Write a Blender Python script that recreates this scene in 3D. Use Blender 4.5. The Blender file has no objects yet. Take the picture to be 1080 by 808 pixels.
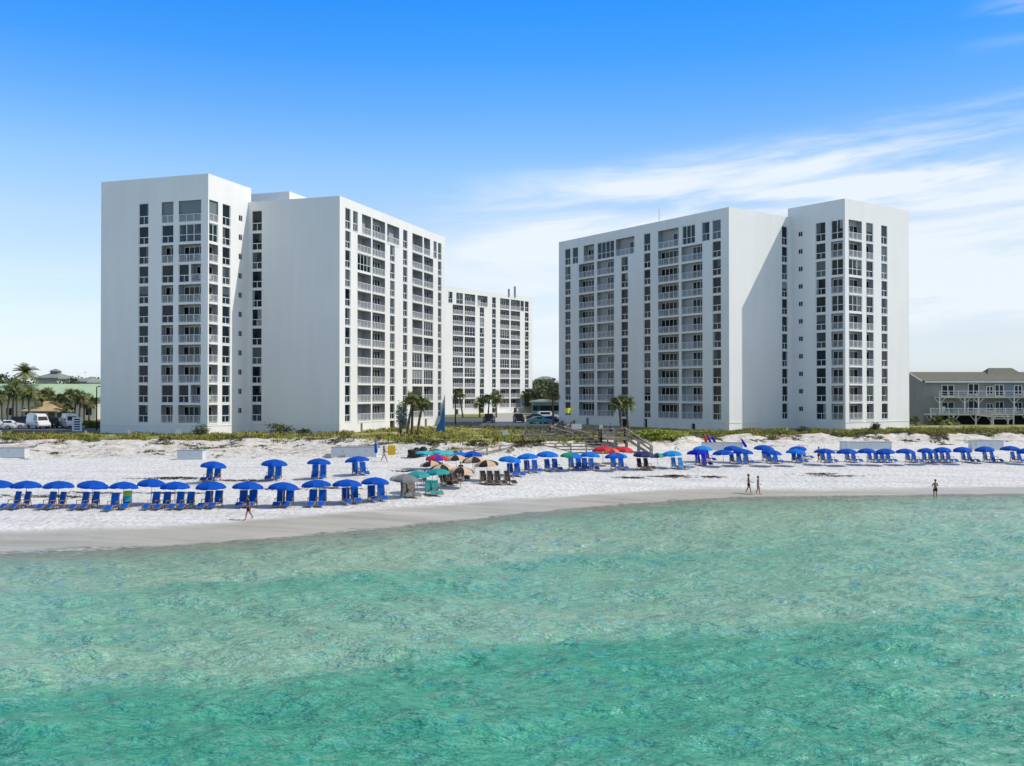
import bpy, bmesh, math, random
import numpy as np
from mathutils import Vector, Matrix, noise
random.seed(7); rng = np.random.default_rng(7)
SC = bpy.context.scene
COL = SC.collection
F = 1040.0; CH = 9.5; HOR = 414.0
PIT = math.atan((HOR-404)/F)

# ------------------------------------------------------------------ camera maths
def project(x, y, z):
    c, s = math.cos(PIT), math.sin(PIT)
    d = y*c + (z-CH)*s; u = -y*s + (z-CH)*c
    return 540+F*x/d, 404-F*u/d
def XP(px, Y): return (px-540)/F*Y

def interp(x, pts): return float(np.interp(x, [p[0] for p in pts], [p[1] for p in pts]))
_gx = np.arange(-2500, 2501, 1.0)
def curve(pts, w):
    y = np.interp(_gx, [p[0] for p in pts], [p[1] for p in pts])
    k = np.hanning(w+2)[1:-1]; k /= k.sum()
    y2 = np.convolve(np.pad(y, w, mode='edge'), k, 'same')[w:-w]
    return lambda x: np.interp(x, _gx, y2)
shore = curve([(-2500,-60),(-200,30),(-60,52),(-30.4,58.8),(-22.7,60.6),(-16.9,64),(-9.3,69),(0,77),(8.9,84),(19,89.5),(48,93.2),(120,98),(2500,200)], 9)
toe = curve([(-2500,100),(-58,113),(-15,113.5),(0,117),(15,124),(34,136),(74,142),(200,146),(2500,200)], 7)
top = curve([(-2500,116),(-58,128),(-28,128.5),(-18,126),(-10,120),(4,121),(10,126),(16,128),(22,133),(30,141),(74,150),(200,155),(2500,212)], 5)
def ztoe(x): return np.interp(x, [-60,30], [1.9,2.15])
ZG = 3.45
def zterr(x, y):
    s0, t0, g0 = shore(x), toe(x), top(x)
    s = y-s0
    L = t0-s0
    z = np.interp(s, [-60,-30,-6,0,2,7,17], [-3.2,-2.2,-.5,0,.16,.5,1.0])
    zt = ztoe(x)
    f = np.clip((s-17)/np.maximum(L-17,1),0,1)
    z = np.where(s>17, 1.0+(zt-1.0)*f, z)
    g = np.clip((y-t0)/np.maximum(g0-t0,1),0,1)
    z = np.where(y>t0, zt+(ZG-zt)*(g**.9), z)
    return z
def n3(x, y, sc, o=0.0): return noise.noise(Vector((x*sc+o, y*sc-o, o*.7)))
def zgr(x, y):
    z = float(zterr(x, y))
    d = float(toe(x)); t = float(top(x)); so_=y-float(shore(x))
    if -6<so_<9: z += (.06*n3(x,y,.16,21)+.03*n3(x,y,.5,31))*max(0,1-abs(so_-1)/8)
    if y > float(shore(x))+5 and y < t+14:
        a = min(1, (y-shore(x)-5)/10)
        z += a*.05*n3(x,y,.45,3) + a*.03*n3(x,y,1.3,9)
        g = max(0, min(1, (y-d+2)/5))*max(0,min(1,(t+4-y)/5))
        z += g*(.32*n3(x,y,.32,5)+.18*n3(x,y,.9,7))
        v = max(0,1-abs(y-t-4)/9)
        z += v*.35*n3(x,y,.12,2)
    return z
def P(px, py):
    c, s = math.cos(PIT), math.sin(PIT)
    zc = (404-py)/F; rx=(px-540)/F; ry=c-zc*s; rz=s+zc*c
    z = 1.0
    for _ in range(25):
        t = (z-CH)/rz; z = .5*z+.5*float(zterr(rx*t, ry*t))
    t = (z-CH)/rz
    x, y = rx*t, ry*t
    return x, y, zgr(x,y)
def PT(px, ytop, h):
    """ground point whose point h above shows at (px, ytop)"""
    lo, hi = 60., 160.
    for _ in range(40):
        m = (lo+hi)/2; x = XP(px,m)
        yy = project(x, m, float(zterr(x,m))+h)[1]
        if yy > ytop: lo = m
        else: hi = m
    x = XP(px,lo)
    return x, lo, zgr(x,lo)

# ------------------------------------------------------------------ materials
def setramp(cr, st, k=1.0):
    while len(cr.elements)>1: cr.elements.remove(cr.elements[-1])
    cr.elements[0].position=st[0][0]; cr.elements[0].color=(*[q*k for q in st[0][1]],1)
    for p,c in st[1:]:
        e=cr.elements.new(p); e.color=(*[q*k for q in c],1)
def mat(name, col, rough=.6, metal=0, vary=0, scale=2.0, bump=0, bscale=20, spec=.5, coords='Object', vcol=None):
    m = bpy.data.materials.new(name); m.use_nodes = True
    nt = m.node_tree; N = nt.nodes; L = nt.links
    b = N['Principled BSDF']
    b.inputs['Base Color'].default_value = (*col,1); b.inputs['Roughness'].default_value = rough
    b.inputs['Metallic'].default_value = metal; b.inputs['Specular IOR Level'].default_value = spec
    tc = N.new('ShaderNodeTexCoord')
    if vary or vcol:
        nz = N.new('ShaderNodeTexNoise'); nz.inputs['Scale'].default_value = scale; nz.inputs['Detail'].default_value = 5
        L.new(tc.outputs[coords], nz.inputs['Vector'])
        r = N.new('ShaderNodeValToRGB'); r.color_ramp.elements[0].position=.3; r.color_ramp.elements[1].position=.7
        c2 = vcol if vcol else tuple(min(1,c*(1+vary)) for c in col)
        c1 = col if vcol else tuple(c*(1-vary) for c in col)
        r.color_ramp.elements[0].color=(*c1,1); r.color_ramp.elements[1].color=(*c2,1)
        L.new(nz.outputs['Fac'], r.inputs['Fac']); L.new(r.outputs['Color'], b.inputs['Base Color'])
    if bump:
        nb = N.new('ShaderNodeTexNoise'); nb.inputs['Scale'].default_value = bscale; nb.inputs['Detail'].default_value=4
        L.new(tc.outputs[coords], nb.inputs['Vector'])
        bp = N.new('ShaderNodeBump'); bp.inputs['Strength'].default_value = bump; bp.inputs['Distance'].default_value=.05
        L.new(nb.outputs['Fac'], bp.inputs['Height']); L.new(bp.outputs['Normal'], b.inputs['Normal'])
    return m

def stucco(name, col):
    m = mat(name, col, .85); nt=m.node_tree; N=nt.nodes; L=nt.links; b=N['Principled BSDF']
    tc=N.new('ShaderNodeTexCoord'); mp=N.new('ShaderNodeMapping'); mp.inputs['Scale'].default_value=(.5,.5,.05)
    L.new(tc.outputs['Object'],mp.inputs['Vector'])
    a=N.new('ShaderNodeTexNoise'); a.inputs['Scale'].default_value=1.4; a.inputs['Detail'].default_value=6; L.new(mp.outputs['Vector'],a.inputs['Vector'])
    c=N.new('ShaderNodeTexNoise'); c.inputs['Scale'].default_value=.12; c.inputs['Detail'].default_value=3; L.new(tc.outputs['Object'],c.inputs['Vector'])
    ad=N.new('ShaderNodeMath'); ad.operation='ADD'; L.new(a.outputs['Fac'],ad.inputs[0]); L.new(c.outputs['Fac'],ad.inputs[1])
    r=N.new('ShaderNodeValToRGB'); r.color_ramp.elements[0].position=.35; r.color_ramp.elements[0].color=(*[q*.93 for q in col],1)
    r.color_ramp.elements[1].position=.62; r.color_ramp.elements[1].color=(*col,1)
    mu=N.new('ShaderNodeMath'); mu.operation='MULTIPLY'; mu.inputs[1].default_value=.5; L.new(ad.outputs[0],mu.inputs[0])
    L.new(mu.outputs[0],r.inputs['Fac'])
    L.new(r.outputs['Color'],b.inputs['Base Color'])
    nb=N.new('ShaderNodeTexNoise'); nb.inputs['Scale'].default_value=6; L.new(tc.outputs['Object'],nb.inputs['Vector'])
    bp=N.new('ShaderNodeBump'); bp.inputs['Strength'].default_value=.08; L.new(nb.outputs['Fac'],bp.inputs['Height']); L.new(bp.outputs['Normal'],b.inputs['Normal'])
    return m

def glassmat(name, stops, rough=.06):
    m = mat(name, (.03,.04,.05), rough, spec=.3); nt=m.node_tree; N=nt.nodes; L=nt.links; b=N['Principled BSDF']
    oi=N.new('ShaderNodeObjectInfo'); r=N.new('ShaderNodeValToRGB'); cr=r.color_ramp; cr.interpolation='CONSTANT'
    setramp(cr,stops)
    L.new(oi.outputs['Random'],r.inputs['Fac'])
    tc=N.new('ShaderNodeTexCoord'); nz=N.new('ShaderNodeTexNoise'); nz.inputs['Scale'].default_value=1.1
    mp=N.new('ShaderNodeMapping'); mp.inputs['Scale'].default_value=(1,1,.4)
    L.new(tc.outputs['Object'],mp.inputs['Vector']); 
    va=N.new('ShaderNodeVectorMath'); va.operation='ADD'; L.new(mp.outputs['Vector'],va.inputs[0])
    cb=N.new('ShaderNodeCombineXYZ'); mm=N.new('ShaderNodeMath'); mm.operation='MULTIPLY'; mm.inputs[1].default_value=50; L.new(oi.outputs['Random'],mm.inputs[0]); L.new(mm.outputs[0],cb.inputs[0]); L.new(cb.outputs[0],va.inputs[1])
    L.new(va.outputs[0],nz.inputs['Vector'])
    mr=N.new('ShaderNodeMapRange'); mr.inputs['From Min'].default_value=.3; mr.inputs['From Max'].default_value=.7; mr.inputs['To Min'].default_value=.5; mr.inputs['To Max'].default_value=1.5; L.new(nz.outputs['Fac'],mr.inputs['Value'])
    hs=N.new('ShaderNodeHueSaturation'); L.new(r.outputs['Color'],hs.inputs['Color']); L.new(mr.outputs['Result'],hs.inputs['Value'])
    L.new(hs.outputs['Color'],b.inputs['Base Color'])
    return m

MT = dict(
 wall=stucco('white_stucco',(.83,.825,.80)), frame=mat('white_frame',(.74,.75,.75),.45,vary=.05), rail=mat('rail_paint',(.66,.67,.68),.5,vary=.06),
 screen=mat('grey_screen',(.16,.19,.20),.5,vary=.08,scale=.5), recess=mat('recess_shade_grey',(.36,.37,.38),.8,vary=.06,scale=.7), roofm=mat('roof_membrane',(.55,.55,.54),.9,vary=.15,scale=.5),
 glass=glassmat('window_glass',[(0,(.002,.009,.018)),(.4,(.004,.015,.025)),(.6,(.008,.024,.032)),(.7,(.002,.015,.02)),(.86,(.05,.07,.08)),(.92,(.018,.022,.022))]),
 door=glassmat('door_glass',[(0,(.004,.005,.007)),(.5,(.01,.013,.015)),(.8,(.03,.022,.018)),(.92,(.012,.035,.03))]),
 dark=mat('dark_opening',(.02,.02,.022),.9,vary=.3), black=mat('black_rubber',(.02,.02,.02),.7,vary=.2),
 blue=mat('royal_blue_canvas',(.0,.07,.42),.7,vary=.12,scale=3,spec=.15), blue2=mat('bright_blue_canvas',(.003,.15,.58),.7,vary=.12,scale=3,spec=.15),
 bluev=mat('violet_blue_canvas',(.006,.012,.38),.7,vary=.12,scale=3,spec=.15), navy=mat('navy_canvas',(.008,.012,.10),.7,vary=.2,scale=3),
 sky=mat('sky_blue_canvas',(.008,.24,.62),.7,vary=.1,scale=3,spec=.15), teal=mat('teal_canvas',(.0,.27,.27),.7,vary=.12,scale=3),
 green=mat('green_canvas',(.0,.28,.13),.7,vary=.12), greyc=mat('grey_canvas',(.17,.18,.18),.8,vary=.15), lgrey=mat('light_grey_canvas',(.42,.43,.42),.8,vary=.1),
 red=mat('red_canvas',(.55,.005,.02),.7,vary=.12), orange=mat('orange_canvas',(.7,.16,.05),.7,vary=.1), purple=mat('purple_canvas',(.07,.01,.35),.7,vary=.1),
 beige=mat('beige_canvas',(.62,.42,.24),.8,vary=.1), blackc=mat('black_canvas',(.015,.014,.014),.8,vary=.2), white=mat('white_canvas',(.75,.75,.75),.7,vary=.06),
 turq=mat('turquoise_canvas',(.03,.42,.5),.7,vary=.1), yellow=mat('yellow_plastic',(.75,.45,.01),.5,vary=.1), lime=mat('lime_cloth',(.45,.65,.08),.8,vary=.15),
 pole=mat('white_pole',(.6,.55,.48),.5,vary=.1), wood=mat('chair_wood',(.30,.2,.13),.7,vary=.25,scale=4), bluef=mat('chair_sling_blue',(.004,.10,.46),.8,vary=.15,scale=4,spec=.15),
 plank=mat('weathered_planks',(.15,.12,.09),.9,vcol=(.42,.38,.31),scale=2.5,bump=.3), plankd=mat('dark_weathered_wood',(.10,.08,.06),.9,vary=.35,scale=2),
 box=mat('pale_box_panel',(.60,.64,.64),.5,vary=.06,scale=.8), boxlid=mat('grey_box_lid',(.28,.32,.34),.5,vary=.1), metal=mat('galvanised_metal',(.35,.36,.37),.35,.8,vary=.1),
 siding=mat('grey_siding',(.27,.27,.255),.8,vary=.1,scale=.6), sidingb=mat('blue_grey_siding',(.20,.24,.29),.8,vary=.1,scale=.6), shingle=mat('dark_shingles',(.15,.15,.115),.9,vary=.25,scale=3,bump=.3),
 trim=mat('white_trim',(.72,.73,.70),.6,vary=.05), deckw=mat('pale_deck_paint',(.58,.57,.52),.8,vary=.12),
 trunk=mat('palm_trunk',(.15,.115,.08),.95,vary=.35,scale=4,bump=.5,bscale=12), bark=mat('tree_bark',(.09,.07,.05),.95,vary=.3),
 frond=mat('palm_fronds',(.05,.09,.02),.6,vcol=(.26,.27,.09),scale=1.1), frondd=mat('dead_fronds',(.19,.13,.06),.8,vary=.3),
 leaf=mat('tree_leaves',(.03,.055,.02),.7,vcol=(.13,.16,.06),scale=.6), bush=mat('bush_leaves',(.025,.05,.012),.7,vcol=(.13,.13,.045),scale=1.5),
 farleaf=mat('far_foliage',(.045,.075,.04),.8,vcol=(.09,.13,.07),scale=.06),
 greysh=mat('grey_green_foliage',(.13,.19,.15),.8,vcol=(.45,.5,.45),scale=2),
 greenroof=mat('pale_green_roof',(.42,.55,.34),.7,vary=.06,scale=.3), tan=mat('tan_roof',(.56,.42,.23),.9,vary=.12,scale=1), cream=mat('cream_stucco',(.62,.60,.50),.9,vary=.06),
 greyroof=mat('grey_roof',(.22,.25,.23),.9,vary=.15,scale=.8), hwall=mat('house_wall',(.42,.43,.40),.9,vary=.06), bluewall=mat('pale_blue_wall',(.19,.29,.33),.8,vary=.08),
 asphalt=mat('asphalt',(.10,.10,.105),.95,vary=.18,scale=.35), concrete=mat('concrete',(.42,.40,.36),.9,vary=.1,scale=.6), line=mat('road_paint',(.7,.7,.68),.8,vary=.08),
 carwhite=mat('white_car_paint',(.72,.73,.74),.25,vary=.03), cardark=mat('dark_car_paint',(.02,.023,.028),.2,vary=.1), carteal=mat('teal_car_paint',(.10,.36,.36),.25,vary=.05), carblue=mat('blue_car_paint',(.01,.03,.25),.25,vary=.05),
 carglass=mat('car_glass',(.012,.014,.016),.06,vary=.2), lamp=mat('headlight_lens',(.6,.6,.6),.2,vary=.05), redlamp=mat('tail_light',(.35,.01,.01),.3,vary=.1),
 skin=mat('skin',(.34,.17,.10),.6,vary=.08), hair=mat('hair',(.02,.015,.01),.7,vary=.2), dshorts=mat('dark_cloth',(.012,.012,.016),.9,vary=.2), gshirt=mat('grey_cloth',(.10,.11,.115),.9,vary=.2),
 pink=mat('pink_cloth',(.35,.17,.16),.9,vary=.1), bshirt=mat('blue_cloth',(.02,.13,.45),.9,vary=.15), khaki=mat('khaki_cloth',(.45,.43,.39),.9,vary=.1), brown=mat('brown_cloth',(.12,.06,.04),.9,vary=.2),
 limeflag=mat('lime_flag',(.72,.70,.10),.7,vary=.05), blueshade=mat('blue_wedge_shade',(.005,.12,.28),.6,vary=.06,scale=.5), weed=mat('dry_seaweed',(.05,.03,.018),.95,vary=.4,scale=3), dplant=mat('dune_plant',(.07,.06,.03),.9,vcol=(.16,.15,.06),scale=.8),
)

# ------------------------------------------------------------------ mesh building
class MB:
    def __init__(s): s.v=[]; s.f=[]; s.m=[]
    def quad(s, pts, mi=0):
        n=len(s.v); s.v += [tuple(p) for p in pts]; s.f.append(tuple(range(n,n+len(pts)))); s.m.append(mi)
    def box(s, x0,x1,y0,y1,z0,z1, mi=0, M=None):
        n=len(s.v); c=[(x0,y0,z0),(x1,y0,z0),(x1,y1,z0),(x0,y1,z0),(x0,y0,z1),(x1,y0,z1),(x1,y1,z1),(x0,y1,z1)]
        if M is not None: c=[tuple(M@Vector(p)) for p in c]
        s.v+=c
        for f in ((0,3,2,1),(4,5,6,7),(0,1,5,4),(1,2,6,5),(2,3,7,6),(3,0,4,7)): s.f.append(tuple(n+i for i in f)); s.m.append(mi)
    def bar(s, a, b, w, h=None, mi=0):
        """square bar from a to b"""
        a=Vector(a); b=Vector(b); h=h or w; d=(b-a)
        if d.length<1e-6: return
        d.normalize(); up=Vector((0,0,1)) if abs(d.z)<.95 else Vector((0,1,0))
        sx=d.cross(up).normalized(); u=sx.cross(d)
        n=len(s.v)
        for p in (a,b):
            for i,j in ((-1,-1),(1,-1),(1,1),(-1,1)): s.v.append(tuple(p+sx*i*w/2+u*j*h/2))
        for f in ((0,1,2,3),(7,6,5,4),(0,4,5,1),(1,5,6,2),(2,6,7,3),(3,7,4,0)): s.f.append(tuple(n+i for i in f)); s.m.append(mi)
    def tube(s, pts, rad, k=8, mi=0, cap=True):
        if not hasattr(rad,'__len__'): rad=[rad]*len(pts)
        n=len(s.v); pts=[Vector(p) for p in pts]
        for i,p in enumerate(pts):
            d=(pts[min(i+1,len(pts)-1)]-pts[max(i-1,0)]).normalized()
            up=Vector((1,0,0)) if abs(d.x)<.9 else Vector((0,1,0))
            a=d.cross(up).normalized(); b=d.cross(a)
            for j in range(k):
                t=2*math.pi*j/k; s.v.append(tuple(p+(a*math.cos(t)+b*math.sin(t))*rad[i]))
        for i in range(len(pts)-1):
            for j in range(k):
                s.f.append((n+i*k+j,n+i*k+(j+1)%k,n+(i+1)*k+(j+1)%k,n+(i+1)*k+j)); s.m.append(mi)
        if cap:
            s.f.append(tuple(n+j for j in range(k))[::-1]); s.m.append(mi)
            s.f.append(tuple(n+(len(pts)-1)*k+j for j in range(k))); s.m.append(mi)
    def ell(s, c, r, mi=0, u=10, w=7):
        n=len(s.v)
        for i in range(w+1):
            th=math.pi*i/w
            for j in range(u):
                ph=2*math.pi*j/u
                s.v.append((c[0]+r[0]*math.sin(th)*math.cos(ph),c[1]+r[1]*math.sin(th)*math.sin(ph),c[2]+r[2]*math.cos(th)))
        for i in range(w):
            for j in range(u): s.f.append((n+i*u+j,n+(i+1)*u+j,n+(i+1)*u+(j+1)%u,n+i*u+(j+1)%u)); s.m.append(mi)
    def mesh(s, name, mats, smooth=False, merge=0):
        me=bpy.data.meshes.new(name); me.from_pydata(s.v,[],s.f)
        for m in mats: me.materials.append(MT[m] if isinstance(m,str) else m)
        if len(mats)>1: me.polygons.foreach_set('material_index', s.m)
        if merge:
            bm=bmesh.new(); bm.from_mesh(me); bmesh.ops.remove_doubles(bm,verts=bm.verts,dist=merge); bm.to_mesh(me); bm.free()
        if smooth: me.polygons.foreach_set('use_smooth',[True]*len(me.polygons))
        me.update(); return me
    def build(s, name, mats, parent=None, smooth=False, merge=0, **k):
        if isinstance(mats,str): mats=[mats]
        return link(s.mesh(name,mats,smooth,merge), name, parent, **k)
def link(me, name, parent=None, loc=None, rz=None):
    o=bpy.data.objects.new(name, me); COL.objects.link(o)
    if parent is not None: o.parent=parent
    if loc is not None: o.location=loc
    if rz is not None: o.rotation_euler=(0,0,rz)
    return o
LABELS={}
def tag(o, label, cat, group=None, kind=None):
    LABELS.setdefault(label.lower(),[]).append(o.name)
    o['label']=label; o['category']=cat
    if group: o['group']=group
    if kind: o['kind']=kind
    return o
def thing(name, label, cat, loc=(0,0,0), rz=0, group=None):
    o=bpy.data.objects.new(name,None); COL.objects.link(o); o.location=loc; o.rotation_euler=(0,0,rz); o.empty_display_size=.3
    return tag(o,label,cat,group)
def struct(o, kind='structure'): o['kind']=kind; return o
def copy_tree(o, parent=None):
    c=o.copy(); COL.objects.link(c)
    if parent is not None: c.parent=parent
    for ch in list(o.children): copy_tree(ch,c)
    return c
ORD=['first','second','third','fourth','fifth','sixth','seventh','eighth','ninth','tenth','eleventh','twelfth','thirteenth','fourteenth','fifteenth','sixteenth']

# ------------------------------------------------------------------ camera, render, light
cam=bpy.data.objects.new('camera',bpy.data.cameras.new('camera')); COL.objects.link(cam); SC.camera=cam
cam.location=(0,0,CH); cam.rotation_euler=(math.pi/2+PIT,0,0)
cam.data.sensor_width=36; cam.data.lens=36*F/1080; cam.data.clip_end=20000; cam.data.clip_start=.5
SC.view_settings.view_transform='Standard'; SC.view_settings.look='None'; SC.view_settings.gamma=1; SC.view_settings.use_curve_mapping=False
SC.view_settings.exposure=0.06
SUN_EL=math.radians(47); SUN_AZ=math.radians(-3.0)   # azimuth measured from +X
sd=Vector((math.cos(SUN_EL)*math.cos(SUN_AZ), math.cos(SUN_EL)*math.sin(SUN_AZ), math.sin(SUN_EL)))
sl=bpy.data.lights.new('sun','SUN'); sl.energy=3.2; sl.angle=math.radians(.5); sl.color=(1,.95,.87)
so=bpy.data.objects.new('sun',sl); COL.objects.link(so); so.rotation_euler=sd.to_track_quat('Z','Y').to_euler(); so.location=(60,0,80)
W=bpy.data.worlds.new('World'); SC.world=W; W.use_nodes=True
def build_world():
    nt=W.node_tree; N=nt.nodes; L=nt.links; bg=N['Background']
    sk=N.new('ShaderNodeTexSky'); sk.sky_type='NISHITA'; sk.sun_disc=False; sk.sun_elevation=SUN_EL; sk.sun_rotation=math.pi/2-SUN_AZ
    sk.altitude=10; sk.air_density=1.0; sk.dust_density=.6; sk.ozone_density=2.0
    tc=N.new('ShaderNodeTexCoord'); sep=N.new('ShaderNodeSeparateXYZ'); L.new(tc.outputs['Generated'],sep.inputs[0])
    # deeper blue with height in view; unseen zenith warmed to tune the fill light
    gr=N.new('ShaderNodeValToRGB'); cr=gr.color_ramp; cr.interpolation='LINEAR'
    st=[(0.0,(1.5,1.66,2.3)),(.023,(1.5,1.66,2.2)),(.052,(1.6,1.57,1.85)),(.109,(1.75,1.65,1.7)),(.165,(1.8,1.75,1.77)),(.219,(1.42,1.76,2.0)),(.272,(.84,1.55,2.13)),(.322,(.42,1.4,2.36)),(.375,(.21,1.3,2.45)),(.44,(.9,1.35,1.75)),(.6,(2.35,1.85,1.33)),(1.0,(2.4,1.85,1.33))]
    setramp(cr,st,1/3)
    L.new(sep.outputs['Z'],gr.inputs['Fac'])
    g3=N.new('ShaderNodeVectorMath'); g3.operation='SCALE'; g3.inputs['Scale'].default_value=3; L.new(gr.outputs['Color'],g3.inputs[0])
    mul=N.new('ShaderNodeMix'); mul.data_type='RGBA'; mul.blend_type='MULTIPLY'; mul.inputs['Factor'].default_value=1; mul.clamp_result=False
    L.new(sk.outputs['Color'],mul.inputs['A']); L.new(g3.outputs[0],mul.inputs['B'])
    # the sun side of the sky is kept as deep as the rest
    xs_=N.new('ShaderNodeMapRange'); xs_.inputs['From Min'].default_value=0; xs_.inputs['From Max'].default_value=.6; xs_.inputs['To Min'].default_value=1; xs_.inputs['To Max'].default_value=.76; L.new(sep.outputs['X'],xs_.inputs['Value'])
    sc_=N.new('ShaderNodeVectorMath'); sc_.operation='SCALE'; L.new(mul.outputs['Result'],sc_.inputs[0]); L.new(xs_.outputs['Result'],sc_.inputs['Scale'])
    # cirrus: streaks that climb towards +X
    def M2(op,a,b=None,c=None):
        n=N.new('ShaderNodeMath'); n.operation=op
        for i,v in enumerate((a,b,c)):
            if v is None: continue
            if isinstance(v,(int,float)): n.inputs[i].default_value=v
            else: L.new(v,n.inputs[i])
        return n.outputs[0]
    def MR(v,a,b,c=0.,d=1.):
        n=N.new('ShaderNodeMapRange'); n.interpolation_type='SMOOTHSTEP'; L.new(v,n.inputs['Value'])
        for k,q in zip(('From Min','From Max','To Min','To Max'),(a,b,c,d)): n.inputs[k].default_value=q
        return n.outputs['Result']
    X,Z=sep.outputs['X'],sep.outputs['Z']
    v=M2('MULTIPLY_ADD',X,-.10,Z)
    def NZ(sx,sv,det,dist,off):
        cb=N.new('ShaderNodeCombineXYZ'); L.new(M2('MULTIPLY',X,sx),cb.inputs[0]); L.new(M2('MULTIPLY_ADD',v,sv,off),cb.inputs[1]); L.new(M2('MULTIPLY',sep.outputs['Y'],1.5),cb.inputs[2])
        n=N.new('ShaderNodeTexNoise'); n.inputs['Scale'].default_value=1; n.inputs['Detail'].default_value=det; n.inputs['Roughness'].default_value=.6; n.inputs['Distortion'].default_value=dist; L.new(cb.outputs[0],n.inputs['Vector']); return n.outputs['Fac']
    f1=MR(NZ(5,34,9,.5,2.3),.38,.72); f2=MR(NZ(2.2,12,7,.7,7.7),.36,.66)
    xm=MR(X,-.16,.12); 
    band=M2('MULTIPLY',MR(v,.125,.165),MR(v,.195,.23,1.,0.))
    low=M2('MULTIPLY',MR(v,.0,.04),MR(v,.13,.18,1.,0.))
    c1=M2('MULTIPLY',M2('MULTIPLY',band,xm),M2('MULTIPLY_ADD',f1,.9,M2('MULTIPLY',f2,.25)))
    c2=M2('MULTIPLY',M2('MULTIPLY',low,M2('MULTIPLY_ADD',xm,.7,.55)),M2('MULTIPLY_ADD',f2,1.0,M2('MULTIPLY',f1,.3)))
    hi=M2('MULTIPLY',M2('MULTIPLY',MR(v,.25,.275),MR(v,.285,.31,1.,0.)),M2('MULTIPLY',MR(X,.38,.46),M2('MULTIPLY',f1,.5)))
    m4=M2('MINIMUM',M2('ADD',M2('ADD',c1,c2),hi),.92)
    mc=N.new('ShaderNodeMix'); mc.data_type='RGBA'; mc.clamp_result=False; L.new(m4,mc.inputs['Factor']); L.new(sc_.outputs[0],mc.inputs['A']); mc.inputs['B'].default_value=(8.3,9.0,9.7,1)
    L.new(mc.outputs['Result'],bg.inputs['Color']); bg.inputs['Strength'].default_value=.1
build_world()
SC.cycles.max_bounces=6; SC.cycles.transparent_max_bounces=8; SC.cycles.caustics_reflective=False; SC.cycles.caustics_refractive=False

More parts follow.
